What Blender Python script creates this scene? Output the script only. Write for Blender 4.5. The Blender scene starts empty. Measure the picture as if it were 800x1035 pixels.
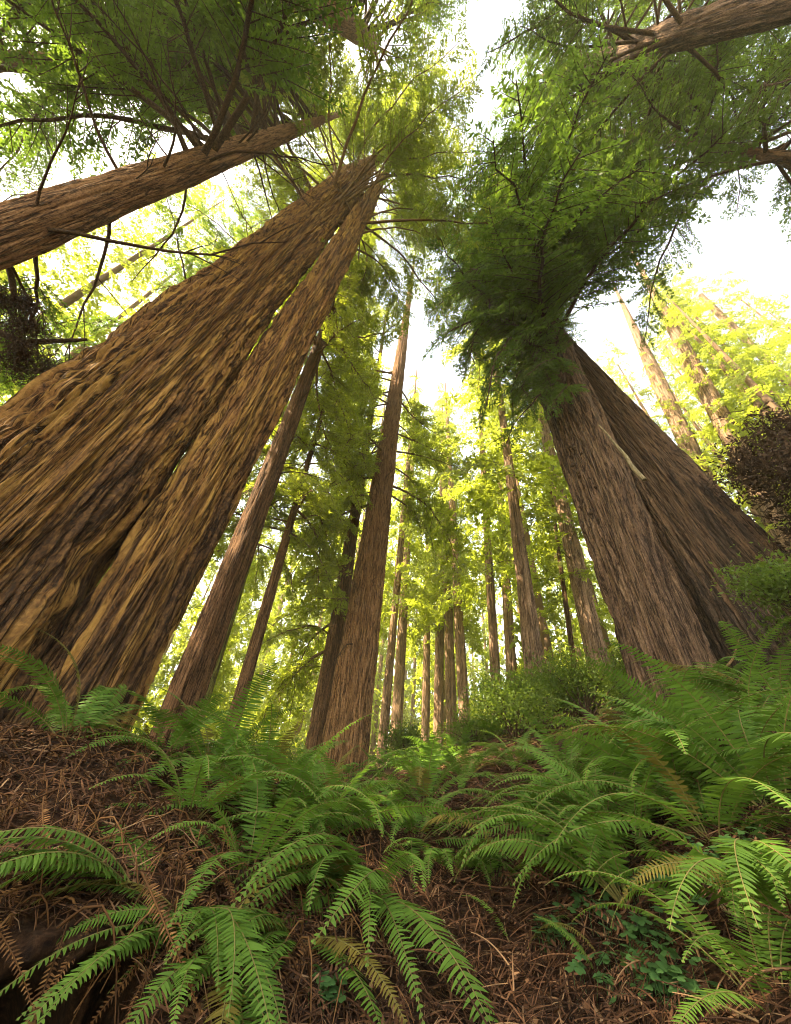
import bpy, math, random
import numpy as np
from mathutils import Vector, Euler, Matrix

# ------------------------------------------------------------------ basics
rng = np.random.default_rng(11)
random.seed(11)
sc = bpy.context.scene
COL = sc.collection
R = math.radians

# ------------------------------------------------------------------ camera calibration (photo pixels, 800 x 1035)
FPX, PW, PH = 380.0, 800.0, 1035.0
VPX, VPY = 45.0, 457.5
_vd = math.hypot(VPX, VPY)
PITCH = math.atan2(FPX, _vd)
FW = np.array([0, math.cos(PITCH), math.sin(PITCH)])
_U0 = np.array([0, -math.sin(PITCH), math.cos(PITCH)])
_a, _b = VPX / _vd, VPY / _vd
RC = _b * np.array([1., 0, 0]) + _a * _U0
UC = -_a * np.array([1., 0, 0]) + _b * _U0
CAM = np.array([0, 0, 1.0])
UP = np.array([0, 0, 1.0])


def ray(px, py):
    d = FW + (px - PW / 2) / FPX * RC + (PH / 2 - py) / FPX * UC
    return d / np.linalg.norm(d)


def P(px, py, d):
    r = ray(px, py)
    return CAM + r * (d / math.hypot(r[0], r[1]))


def proj(p):
    v = np.asarray(p, float) - CAM
    w = v @ FW
    if w < 0.05:
        return (-9999., -9999.)
    return (PW / 2 + FPX * (v @ RC) / w, PH / 2 - FPX * (v @ UC) / w)


# ------------------------------------------------------------------ noise
class PNoise:
    """value noise, periodic in u"""
    def __init__(s, nu, nv, seed):
        s.t = np.random.default_rng(seed).random((nv, nu)); s.nu = nu; s.nv = nv

    def __call__(s, u, v):          # u in cells (0..nu wraps), v in cells
        iu = np.floor(u).astype(int); iv = np.floor(v).astype(int)
        fu = u - iu; fv = v - iv
        fu = fu * fu * (3 - 2 * fu); fv = fv * fv * (3 - 2 * fv)
        a = s.t[iv % s.nv, iu % s.nu]; b = s.t[iv % s.nv, (iu + 1) % s.nu]
        c = s.t[(iv + 1) % s.nv, iu % s.nu]; d = s.t[(iv + 1) % s.nv, (iu + 1) % s.nu]
        return (a * (1 - fu) + b * fu) * (1 - fv) + (c * (1 - fu) + d * fu) * fv


_gn = [PNoise(64, 64, 100 + i) for i in range(4)]


def fbm(x, y, s):
    return sum((0.5 ** i) * (_gn[i](x * s * 2 ** i, y * s * 2 ** i) - .5) for i in range(4))


def sstep(a, b, x):
    t = np.clip((x - a) / (b - a), 0, 1)
    return t * t * (3 - 2 * t)


# ------------------------------------------------------------------ terrain
_ctl = [P(480, 1030, 2.2), P(500, 830, 4), P(500, 760, 8), P(20, 742, 3.4), P(130, 742, 3.8), P(60, 862, 2.35),
        P(350, 985, 2.0), P(800, 1035, 1.8), P(800, 690, 5.3), P(700, 720, 7), P(650, 722, 8), P(345, 790, 14),
        P(200, 1000, 1.95), P(250, 788, 5.0), P(620, 800, 4.6), P(560, 715, 12), P(740, 850, 2.6), P(380, 798, 7.5), P(330, 800, 9.5)]
_ctl += [np.array(t, float) for t in [(0, 0, .05), (-3, 0, .3), (3, 0, 1.0), (0, -10, -2.2), (-10, 5, 1.9), (-15, 15, 1.8), (0, 25, 2.6),
        (0, 60, 4), (-40, 40, 4), (14, 6, 7.5), (26, 15, 15), (60, 30, 34), (40, 60, 22), (20, 40, 8), (10, 20, 4.2), (-100, 100, 8),
        (0, 150, 10), (100, 100, 45), (0, -60, -12), (60, -30, 22), (-60, -30, -8), (10, -4, 3.2), (-5, 7, 1.7), (130, -60, 40), (-130, 0, 0), (0, -130, -20)]]
_C = np.array(_ctl)


def _k(r2):
    return np.sqrt(r2 + 0.05)


_n = len(_C)
_d2 = ((_C[:, None, :2] - _C[None, :, :2]) ** 2).sum(-1)
_Ap = np.zeros((_n + 3, _n + 3))
_Ap[:_n, :_n] = _k(_d2) - np.eye(_n) * 0.05
_Ap[:_n, _n] = 1; _Ap[:_n, _n + 1:] = _C[:, :2]; _Ap[_n, :_n] = 1; _Ap[_n + 1:, :_n] = _C[:, :2].T
_W = np.linalg.solve(_Ap, np.r_[_C[:, 2], 0, 0, 0])


def G(x, y):
    x = np.asarray(x, float); y = np.asarray(y, float)
    sh = np.broadcast(x, y).shape
    xf = np.broadcast_to(x, sh).ravel(); yf = np.broadcast_to(y, sh).ravel()
    out = np.empty(len(xf))
    for s in range(0, len(xf), 20000):
        q = np.stack([xf[s:s + 20000], yf[s:s + 20000]], 1)
        d2 = ((q[:, None] - _C[None, :, :2]) ** 2).sum(-1)
        out[s:s + 20000] = _k(d2) @ _W[:_n] + _W[_n] + q @ _W[_n + 1:]
    r = np.hypot(xf, yf)
    out += fbm(xf, yf, 1.3) * 0.10 * np.clip(r / 2, 0, 1) + fbm(xf + 7, yf + 3, .25) * .35 * np.clip(r / 6 - .3, 0, 1)
    return out.reshape(sh) if sh else float(out[0])


CAVE_TH = math.atan2(ray(128, 1000)[1], ray(128, 1000)[0])     # azimuth of the hollow's right edge
RLIP = 2.02


def cave_w(th):
    return sstep(CAVE_TH - .03, CAVE_TH + .10, th + .03 * np.sin(th * 37)) * sstep(3.7, 3.2, th)


def hit(px, py, d0=1.0, d1=60):
    """where the photo's pixel meets the ground"""
    r = ray(px, py); k = 1 / math.hypot(r[0], r[1])
    ds = np.geomspace(d0, d1, 500)
    pts = CAM[None] + ds[:, None] * k * r[None]
    below = pts[:, 2] < G(pts[:, 0], pts[:, 1])
    if not below.any():
        return None
    i = int(np.argmax(below))
    return pts[i]


# ------------------------------------------------------------------ mesh building
def mesh(name, V, Fs, mats=(), midx=None, smooth=False, uv=None):
    """V (n,3); Fs list of int arrays (m,k)"""
    me = bpy.data.meshes.new(name)
    Fs = [f for f in Fs if len(f)]
    me.vertices.add(len(V)); me.vertices.foreach_set('co', np.asarray(V, np.float32).ravel())
    loops = np.concatenate([f.ravel() for f in Fs]).astype(np.int32)
    tot = np.concatenate([np.full(len(f), f.shape[1]) for f in Fs]).astype(np.int32)
    start = np.r_[0, np.cumsum(tot)[:-1]].astype(np.int32)
    me.loops.add(len(loops)); me.loops.foreach_set('vertex_index', loops)
    me.polygons.add(len(tot)); me.polygons.foreach_set('loop_start', start); me.polygons.foreach_set('loop_total', tot)
    if midx is not None:
        me.polygons.foreach_set('material_index', np.asarray(midx, np.int32))
    if smooth:
        me.polygons.foreach_set('use_smooth', np.ones(len(tot), bool))
    if uv is not None:
        l = me.uv_layers.new(name='UVMap'); l.data.foreach_set('uv', np.asarray(uv, np.float32)[loops].ravel())
    for m in mats:
        me.materials.append(m)
    me.update(calc_edges=True)
    return me


def link(name, me, parent=None, loc=(0, 0, 0), rot=(0, 0, 0), scale=1.0):
    o = bpy.data.objects.new(name, me)
    COL.objects.link(o)
    o.parent = parent; o.location = loc; o.rotation_euler = rot
    o.scale = (scale,) * 3 if np.isscalar(scale) else scale
    return o


def tag(o, label=None, cat=None, group=None, kind=None):
    if label: o['label'] = label
    if cat: o['category'] = cat
    if group: o['group'] = group
    if kind: o['kind'] = kind
    return o


def thing(name, label, cat, loc, rz=0, group=None):
    return tag(link(name, None, None, loc, (0, 0, rz)), label, cat, group)


def tube(pts, rad, n=6, wob=0.0, rg=None):
    pts = np.asarray(pts, float); rad = np.asarray(rad, float)
    m = len(pts)
    T = np.gradient(pts, axis=0); T /= np.linalg.norm(T, axis=1)[:, None] + 1e-9
    ref = np.array([0, 0, 1.]) if abs(T[:, 2]).mean() < .8 else np.array([1., 0, 0])
    N = np.cross(T, ref); N /= np.linalg.norm(N, axis=1)[:, None] + 1e-9
    B = np.cross(T, N)
    a = np.arange(n) / n * 2 * math.pi
    rr = rad[:, None] * np.ones((m, n))
    if wob and rg is not None:
        rr = rr * (1 + wob * (rg.random((m, n)) - .5))
    V = pts[:, None] + rr[..., None] * (np.cos(a)[None, :, None] * N[:, None] + np.sin(a)[None, :, None] * B[:, None])
    i = np.arange(m - 1)[:, None] * n; j = np.arange(n)[None]; j2 = (j + 1) % n
    F = np.stack([i + j, i + j2, i + n + j2, i + n + j], -1).reshape(-1, 4)
    return V.reshape(-1, 3), F


class Bag:
    def __init__(s): s.V = []; s.Q = []; s.T = []; s.n = 0
    def add(s, V, Q=None, T=None):
        if Q is not None and len(Q): s.Q.append(np.asarray(Q) + s.n)
        if T is not None and len(T): s.T.append(np.asarray(T) + s.n)
        s.V.append(np.asarray(V, float)); s.n += len(V)
    def arrays(s):
        return (np.concatenate(s.V), np.concatenate(s.Q) if s.Q else np.zeros((0, 4), int), np.concatenate(s.T) if s.T else np.zeros((0, 3), int))
    def mesh(s, name, mats, smooth=False):
        V, Q, T = s.arrays()
        return mesh(name, V, [Q, T], mats, smooth=smooth)


def unit(v):
    return v / (np.linalg.norm(v, axis=-1, keepdims=True) + 1e-9)


def diamonds(base, d, side, L, Wd, mid=.45):
    """leaf blades: (n,3) base, direction, side vector, length, width"""
    L = np.broadcast_to(L, len(base))[:, None]; Wd = np.broadcast_to(Wd, len(base))[:, None]
    m = base + d * L * mid
    V = np.stack([base, m + side * Wd * .5, base + d * L, m - side * Wd * .5], 1).reshape(-1, 3)
    return V, np.arange(len(V)).reshape(-1, 4)


# ------------------------------------------------------------------ materials
def new_mat(name):
    m = bpy.data.materials.new(name); m.use_nodes = True
    nt = m.node_tree; nt.nodes.clear()
    return m, nt, nt.nodes, nt.links


def N_(nodes, t, **kw):
    n = nodes.new(t)
    for k, v in kw.items():
        if k.startswith('i_'):
            n.inputs[k[2:].replace('_', ' ')].default_value = v
        else:
            setattr(n, k, v)
    return n


def ramp(nodes, stops):
    r = nodes.new('ShaderNodeValToRGB'); e = r.color_ramp.elements
    while len(e) < len(stops): e.new(.5)
    for el, (p, c) in zip(e, stops):
        el.position = p; el.color = (*c, 1) if len(c) == 3 else c
    return r


def leaf_mat(name, c0, c1, trans, tmix=.5, rough=.5, spec=.25, orand=.25):
    m, nt, nd, lk = new_mat(name)
    geo = N_(nd, 'ShaderNodeNewGeometry'); oi = N_(nd, 'ShaderNodeObjectInfo')
    nz = N_(nd, 'ShaderNodeTexNoise'); nz.inputs['Scale'].default_value = .7; nz.inputs['Detail'].default_value = 2
    lk.new(geo.outputs['Position'], nz.inputs['Vector'])
    a = N_(nd, 'ShaderNodeMath', operation='MULTIPLY_ADD'); a.inputs[1].default_value = .55
    lk.new(geo.outputs['Random Per Island'], a.inputs[0])
    b = N_(nd, 'ShaderNodeMath', operation='MULTIPLY_ADD'); b.inputs[1].default_value = .6; b.inputs[2].default_value = -.25
    lk.new(nz.outputs['Fac'], b.inputs[0])
    c = N_(nd, 'ShaderNodeMath', operation='MULTIPLY_ADD'); c.inputs[1].default_value = orand
    lk.new(oi.outputs['Random'], c.inputs[0]); lk.new(b.outputs[0], c.inputs[2]); lk.new(c.outputs[0], a.inputs[2])
    r = ramp(nd, [(0, c0), (1, c1)]); lk.new(a.outputs[0], r.inputs['Fac'])
    pb = N_(nd, 'ShaderNodeBsdfPrincipled'); pb.inputs['Roughness'].default_value = rough; pb.inputs['Specular IOR Level'].default_value = spec
    lk.new(r.outputs[0], pb.inputs['Base Color'])
    tr = N_(nd, 'ShaderNodeBsdfTranslucent')
    r2 = ramp(nd, [(0, tuple(x * .7 for x in trans)), (1, tuple(min(1, x * 1.3) for x in trans))]); lk.new(a.outputs[0], r2.inputs['Fac'])
    lk.new(r2.outputs[0], tr.inputs['Color'])
    mx = N_(nd, 'ShaderNodeMixShader'); mx.inputs[0].default_value = tmix
    lk.new(pb.outputs[0], mx.inputs[1]); lk.new(tr.outputs[0], mx.inputs[2])
    out = N_(nd, 'ShaderNodeOutputMaterial'); lk.new(mx.outputs[0], out.inputs[0])
    return m


def bark_mat(name, dark, mid, light, moss=None, moss_amt=0.0, char=0.0, su=13., sv=1.2, bump=1.0, crack=.9, coord='UV', char_low=0.0):
    m, nt, nd, lk = new_mat(name)
    tc = N_(nd, 'ShaderNodeTexCoord')
    mp = N_(nd, 'ShaderNodeMapping')
    mp.inputs['Scale'].default_value = (su, sv, 1) if coord == 'UV' else (su, su, sv)
    lk.new(tc.outputs['UV' if coord == 'UV' else 'Object'], mp.inputs['Vector'])
    n1 = N_(nd, 'ShaderNodeTexNoise'); n1.inputs['Scale'].default_value = 1.6; n1.inputs['Detail'].default_value = 9; n1.inputs['Roughness'].default_value = .68; n1.inputs['Distortion'].default_value = .3
    lk.new(mp.outputs[0], n1.inputs['Vector'])
    mp3 = N_(nd, 'ShaderNodeMapping'); mp3.inputs['Scale'].default_value = (su * 2.2, sv * 9, 1) if coord == 'UV' else (su * 2, su * 2, sv * 4)
    lk.new(tc.outputs['UV' if coord == 'UV' else 'Object'], mp3.inputs['Vector'])
    n3 = N_(nd, 'ShaderNodeTexNoise'); n3.inputs['Scale'].default_value = 1.5; n3.inputs['Detail'].default_value = 7; n3.inputs['Roughness'].default_value = .7; n3.inputs['Distortion'].default_value = .5
    lk.new(mp3.outputs[0], n3.inputs['Vector'])
    av = N_(nd, 'ShaderNodeMath', operation='MULTIPLY_ADD'); av.inputs[1].default_value = .48
    hf = N_(nd, 'ShaderNodeMath', operation='MULTIPLY'); hf.inputs[1].default_value = .52
    lk.new(n3.outputs['Fac'], hf.inputs[0]); lk.new(n1.outputs['Fac'], av.inputs[0]); lk.new(hf.outputs[0], av.inputs[2])
    r = ramp(nd, [(.38, dark), (.50, mid), (.64, light)]); lk.new(av.outputs[0], r.inputs['Fac'])
    mp4 = N_(nd, 'ShaderNodeMapping'); mp4.inputs['Location'].default_value = (3.7, 1.9, 5.1); mp4.inputs['Scale'].default_value = (su * .75, sv * .5, 1) if coord == 'UV' else (su * .8, su * .8, sv * .6)
    lk.new(tc.outputs['UV' if coord == 'UV' else 'Object'], mp4.inputs['Vector'])
    n4 = N_(nd, 'ShaderNodeTexNoise'); n4.inputs['Scale'].default_value = 1.3; n4.inputs['Detail'].default_value = 6; n4.inputs['Roughness'].default_value = .62; n4.inputs['Distortion'].default_value = .3
    lk.new(mp4.outputs[0], n4.inputs['Vector'])
    sb = N_(nd, 'ShaderNodeMath', operation='SUBTRACT'); sb.inputs[1].default_value = .5; lk.new(n4.outputs['Fac'], sb.inputs[0])
    ab = N_(nd, 'ShaderNodeMath', operation='ABSOLUTE'); lk.new(sb.outputs[0], ab.inputs[0])
    crk = ramp(nd, [(.004, (1, 1, 1)), (.036, (0, 0, 0))]); lk.new(ab.outputs[0], crk.inputs['Fac'])
    mp2 = N_(nd, 'ShaderNodeMapping'); mp2.inputs['Scale'].default_value = (su * .16, sv * .16, 1) if coord == 'UV' else (su * .16, su * .16, sv * .22)
    lk.new(tc.outputs['UV' if coord == 'UV' else 'Object'], mp2.inputs['Vector'])
    n2 = N_(nd, 'ShaderNodeTexNoise'); n2.inputs['Scale'].default_value = 1.5; n2.inputs['Detail'].default_value = 6; n2.inputs['Roughness'].default_value = .6; n2.inputs['Distortion'].default_value = .6
    lk.new(mp2.outputs[0], n2.inputs['Vector'])
    colr = r.outputs[0]
    def mixc(fac, c, a_sock):
        mx = N_(nd, 'ShaderNodeMix', data_type='RGBA')
        lk.new(fac, mx.inputs['Factor']); lk.new(a_sock, mx.inputs['A']); mx.inputs['B'].default_value = (*c, 1)
        return mx.outputs['Result']
    if moss is not None:
        rm = ramp(nd, [(.42, (0, 0, 0)), (.62, (moss_amt,) * 3)]); lk.new(n2.outputs['Fac'], rm.inputs['Fac'])
        ml = N_(nd, 'ShaderNodeMath', operation='MULTIPLY'); lk.new(rm.outputs[0], ml.inputs[0])
        r3 = ramp(nd, [(.38, (0, 0, 0)), (.58, (1, 1, 1))]); lk.new(n1.outputs['Fac'], r3.inputs['Fac']); lk.new(r3.outputs[0], ml.inputs[1])
        colr = mixc(ml.outputs[0], moss, colr)
    if char > 0:
        csock = n2.outputs['Fac']
        if char_low:      # charring is heaviest near the ground
            sx = N_(nd, 'ShaderNodeSeparateXYZ'); lk.new(tc.outputs['UV'], sx.inputs[0])
            hr = N_(nd, 'ShaderNodeMapRange'); hr.inputs['From Min'].default_value = 50; hr.inputs['From Max'].default_value = 55; hr.inputs['To Min'].default_value = -char_low; hr.inputs['To Max'].default_value = .03
            lk.new(sx.outputs['Y'], hr.inputs['Value'])
            ad = N_(nd, 'ShaderNodeMath', operation='ADD'); lk.new(n2.outputs['Fac'], ad.inputs[0]); lk.new(hr.outputs[0], ad.inputs[1]); csock = ad.outputs[0]
        rc = ramp(nd, [(.36, (char,) * 3), (.47, (0, 0, 0))]); lk.new(csock, rc.inputs['Fac'])
        cr2 = ramp(nd, [(.36, (.35, .35, .35)), (.62, (1, 1, 1))]); lk.new(n3.outputs['Fac'], cr2.inputs['Fac'])
        cmul = N_(nd, 'ShaderNodeMath', operation='SUBTRACT'); lk.new(rc.outputs[0], cmul.inputs[0])
        cm3 = N_(nd, 'ShaderNodeMath', operation='MULTIPLY'); cm3.inputs[1].default_value = .45; lk.new(cr2.outputs[0], cm3.inputs[0])
        cm4 = N_(nd, 'ShaderNodeMath', operation='MULTIPLY'); lk.new(cm3.outputs[0], cm4.inputs[0]); lk.new(rc.outputs[0], cm4.inputs[1]); lk.new(cm4.outputs[0], cmul.inputs[1])
        colr = mixc(cmul.outputs[0], (.03, .023, .018), colr)
    cm = N_(nd, 'ShaderNodeMath', operation='MULTIPLY'); cm.inputs[1].default_value = crack; lk.new(crk.outputs[0], cm.inputs[0])
    colr = mixc(cm.outputs[0], tuple(x * .6 for x in dark), colr)
    hs = N_(nd, 'ShaderNodeMath', operation='MULTIPLY_ADD'); hs.inputs[1].default_value = -.45; lk.new(crk.outputs[0], hs.inputs[0]); lk.new(av.outputs[0], hs.inputs[2])
    pb = N_(nd, 'ShaderNodeBsdfPrincipled'); pb.inputs['Roughness'].default_value = .92; pb.inputs['Specular IOR Level'].default_value = .15
    lk.new(colr, pb.inputs['Base Color'])
    bp = N_(nd, 'ShaderNodeBump'); bp.inputs['Strength'].default_value = bump; bp.inputs['Distance'].default_value = .06
    lk.new(hs.outputs[0], bp.inputs['Height']); lk.new(bp.outputs[0], pb.inputs['Normal'])
    out = N_(nd, 'ShaderNodeOutputMaterial'); lk.new(pb.outputs[0], out.inputs[0])
    return m


def litter_mat(name, stops, rough=.9, trans=0.0):
    m, nt, nd, lk = new_mat(name)
    geo = N_(nd, 'ShaderNodeNewGeometry')
    r = ramp(nd, stops); lk.new(geo.outputs['Random Per Island'], r.inputs['Fac'])
    pb = N_(nd, 'ShaderNodeBsdfPrincipled'); pb.inputs['Roughness'].default_value = rough; pb.inputs['Specular IOR Level'].default_value = .15
    lk.new(r.outputs[0], pb.inputs['Base Color'])
    out = N_(nd, 'ShaderNodeOutputMaterial'); lk.new(pb.outputs[0], out.inputs[0])
    return m


def ground_mat():
    m, nt, nd, lk = new_mat('duff')
    tc = N_(nd, 'ShaderNodeTexCoord')
    n1 = N_(nd, 'ShaderNodeTexNoise'); n1.inputs['Scale'].default_value = 26; n1.inputs['Detail'].default_value = 8; n1.inputs['Roughness'].default_value = .75
    lk.new(tc.outputs['Object'], n1.inputs['Vector'])
    r = ramp(nd, [(.34, (.012, .007, .005)), (.5, (.04, .02, .011)), (.68, (.10, .05, .026))]); lk.new(n1.outputs['Fac'], r.inputs['Fac'])
    n2 = N_(nd, 'ShaderNodeTexNoise'); n2.inputs['Scale'].default_value = .35; n2.inputs['Detail'].default_value = 5
    lk.new(tc.outputs['Object'], n2.inputs['Vector'])
    # low green growth far off, bare duff near the viewer
    ln = N_(nd, 'ShaderNodeVectorMath', operation='LENGTH'); lk.new(tc.outputs['Object'], ln.inputs[0])
    mr = N_(nd, 'ShaderNodeMapRange'); mr.inputs['From Min'].default_value = 9; mr.inputs['From Max'].default_value = 22; mr.inputs['To Max'].default_value = .8
    lk.new(ln.outputs['Value'], mr.inputs['Value'])
    ml = N_(nd, 'ShaderNodeMath', operation='MULTIPLY'); lk.new(mr.outputs[0], ml.inputs[0])
    rg_ = ramp(nd, [(.4, (.2, .2, .2)), (.6, (1, 1, 1))]); lk.new(n2.outputs['Fac'], rg_.inputs['Fac']); lk.new(rg_.outputs[0], ml.inputs[1])
    mx = N_(nd, 'ShaderNodeMix', data_type='RGBA'); lk.new(ml.outputs[0], mx.inputs['Factor']); lk.new(r.outputs[0], mx.inputs['A']); mx.inputs['B'].default_value = (.07, .10, .022, 1)
    pb = N_(nd, 'ShaderNodeBsdfPrincipled'); pb.inputs['Roughness'].default_value = .95; pb.inputs['Specular IOR Level'].default_value = .1
    lk.new(mx.outputs['Result'], pb.inputs['Base Color'])
    bp = N_(nd, 'ShaderNodeBump'); bp.inputs['Strength'].default_value = .8; bp.inputs['Distance'].default_value = .03
    lk.new(n1.outputs['Fac'], bp.inputs['Height']); lk.new(bp.outputs[0], pb.inputs['Normal'])
    out = N_(nd, 'ShaderNodeOutputMaterial'); lk.new(pb.outputs[0], out.inputs[0])
    return m


M = {}
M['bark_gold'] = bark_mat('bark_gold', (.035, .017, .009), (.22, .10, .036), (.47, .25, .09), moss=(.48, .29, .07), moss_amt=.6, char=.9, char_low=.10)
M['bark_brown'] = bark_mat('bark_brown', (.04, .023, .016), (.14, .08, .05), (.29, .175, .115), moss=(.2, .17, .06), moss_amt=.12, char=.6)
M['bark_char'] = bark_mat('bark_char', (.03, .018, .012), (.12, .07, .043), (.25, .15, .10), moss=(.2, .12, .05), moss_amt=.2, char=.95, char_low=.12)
M['bark_red'] = bark_mat('bark_red', (.045, .024, .013), (.16, .083, .042), (.32, .175, .095))
M['bark_mossy'] = bark_mat('bark_mossy', (.06, .05, .02), (.2, .17, .06), (.36, .33, .11), moss=(.26, .30, .06), moss_amt=.7)
M['bark_orange'] = bark_mat('bark_orange', (.06, .03, .016), (.26, .13, .06), (.46, .26, .13))
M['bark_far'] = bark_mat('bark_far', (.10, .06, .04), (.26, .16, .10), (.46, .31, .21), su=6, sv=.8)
M['twig'] = bark_mat('twig', (.03, .018, .012), (.07, .042, .026), (.13, .08, .05), su=20, sv=20, coord='Object', bump=.2)
M['twig_warm'] = bark_mat('twig_warm', (.07, .04, .02), (.17, .10, .05), (.28, .18, .09), su=20, sv=20, coord='Object', bump=.2)
M['dead_wood'] = bark_mat('dead_wood', (.12, .09, .05), (.27, .21, .12), (.45, .37, .23), su=25, sv=2.5, coord='Object', bump=.4)
M['leaf_near'] = leaf_mat('leaf_near', (.030, .060, .012), (.075, .125, .022), (.17, .28, .03), .50, spec=.12)
M['leaf_gold'] = leaf_mat('leaf_gold', (.06, .085, .014), (.13, .15, .025), (.36, .45, .05), .55)
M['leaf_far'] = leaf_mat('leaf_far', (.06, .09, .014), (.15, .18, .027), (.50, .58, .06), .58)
M['leaf_bush'] = leaf_mat('leaf_bush', (.035, .07, .012), (.09, .14, .025), (.22, .32, .04), .42)
M['fern'] = leaf_mat('fern', (.045, .10, .016), (.105, .20, .03), (.15, .29, .035), .32, rough=.6, spec=.15, orand=.6)
M['fern_old'] = leaf_mat('fern_old', (.09, .085, .018), (.17, .13, .03), (.22, .2, .04), .3, rough=.6, spec=.12, orand=.6)
M['fern_stem'] = litter_mat('fern_stem', [(0, (.10, .10, .03)), (1, (.18, .15, .05))], .6)
M['fern_dead'] = litter_mat('fern_dead', [(0, (.06, .027, .011)), (.5, (.12, .055, .021)), (1, (.20, .10, .038))])
M['litter'] = litter_mat('litter', [(0, (.022, .011, .006)), (.5, (.075, .034, .017)), (.85, (.14, .065, .032)), (1, (.25, .15, .08))])
M['sorrel'] = leaf_mat('sorrel', (.04, .10, .03), (.07, .16, .045), (.10, .22, .04), .25, rough=.55)
M['ground'] = ground_mat()

# ------------------------------------------------------------------ ground sheet (polar, fine near the viewer, folding under the bank on the left)
def build_ground():
    th = np.r_[np.linspace(R(-60), R(30), 90, endpoint=False), np.linspace(R(30), R(165), 560, endpoint=False), np.linspace(R(165), R(300), 110, endpoint=False)]
    w = cave_w(th)
    rin = np.r_[0.02, np.linspace(.3, RLIP - .04, 40)]
    fold = np.array([(0, 0), (.15, 0), (.3, .02), (.5, .05), (.7, .09), (.88, .16), (1, .30), (1, .46), (.85, .62), (.6, .73), (.35, .80), (.15, .86), (.03, .90), (-.04, .95), (-.02, 1.0)])
    rout = np.r_[RLIP + .02 + np.linspace(0, 8, 300), np.geomspace(10.3, 400, 90)]
    cols_r = []; cols_z = []
    ct, st = np.cos(th), np.sin(th)
    lipz = G(ct * RLIP, st * RLIP)
    drop = .95
    nz = fbm(th * 9, th * 0 + 3.3, 3.0)
    for r in rin:
        cols_r.append(np.full(len(th), r)); cols_z.append(G(ct * r, st * r) - w * drop * sstep(.5, 1.5, r))
    for k, (u, v) in enumerate(fold):
        rr = RLIP + w * (1.15 + .5 * nz) * u + (1 - w) * .002 * k + w * .10 * nz + w * .05 * np.sin(th * 90 + k)
        cols_r.append(rr); cols_z.append(lipz - w * drop * (1 - v) + w * .05 * np.sin(th * 61 + k * 2.1) * (1 - v))
    for r in rout:
        cols_r.append(np.full(len(th), r + .035) + w * .10 * nz * np.exp(-(r - RLIP) * 3)); cols_z.append(G(ct * r, st * r) + 0 * w)
    Rr = np.stack(cols_r, 1); Z = np.stack(cols_z, 1)
    V = np.stack([Rr * ct[:, None], Rr * st[:, None], Z], -1)
    m, n = Rr.shape
    i = np.arange(m)[:, None] * n; i2 = ((np.arange(m) + 1) % m)[:, None] * n; j = np.arange(n - 1)[None]
    F = np.stack([i + j, i + j + 1, i2 + j + 1, i2 + j], -1).reshape(-1, 4)[:, ::-1]
    o = link('forest_floor', mesh('forest_floor', V.reshape(-1, 3), [F], [M['ground']], smooth=True))
    tag(o, 'brown forest floor of needles and bark bits sloping uphill', 'ground', kind='structure')


build_ground()

# ------------------------------------------------------------------ trunks
def closest_on_line(P0, d, O, r):
    """parameter t on P0+t d nearest to the ray O + s r"""
    w0 = P0 - O
    a, b, c = d @ d, d @ r, r @ r
    dd, e = d @ w0, r @ w0
    return (b * e - c * dd) / (a * c - b * b)


class Axis:
    def __init__(s, base, dist, top, widths, H, tipr=.06):
        Q0 = P(base[0], base[1], dist)
        r = ray(*top)
        t = closest_on_line(Q0, UP, CAM, r)
        V0 = Q0 + UP * t
        sN = max(.1, (V0 - CAM) @ r)
        Q1 = CAM + r * sN
        d = unit(Q1 - Q0)
        p = Q0.copy()
        for _ in range(60):                      # slide along the axis to the ground
            p = p + d * ((G(p[0], p[1]) - p[2]) / d[2]) * .7
        s.P0, s.d, s.H = p, d, H
        ts, rs = [], []
        for (px, py, w) in widths:
            t = float(closest_on_line(p, d, CAM, ray(px, py)))
            c = p + d * t
            n = unit(np.cross(d, c - CAM))
            a = np.array(proj(c + n * .05)); b = np.array(proj(c - n * .05))
            axd = np.array(proj(c + d * .05)) - np.array(proj(c - d * .05)); axd = axd / np.linalg.norm(axd)
            v = a - b; perp = abs(v[0] * axd[1] - v[1] * axd[0])
            ts.append(t); rs.append(w / perp * .05)
        o = np.argsort(ts); ts = list(np.array(ts)[o]); rs = list(np.array(rs)[o])
        if H > ts[-1]:
            ts.append(H); rs.append(tipr)
        s.ts, s.rs = np.array(ts), np.array(rs)

    def r(s, t):
        return np.interp(t, s.ts, s.rs)

    def at(s, t):
        return s.P0 + s.d * t


def frame(d):
    x = unit(np.cross(np.array([0, 1., 0]), d)); y = np.cross(d, x)
    return x, y


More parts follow.
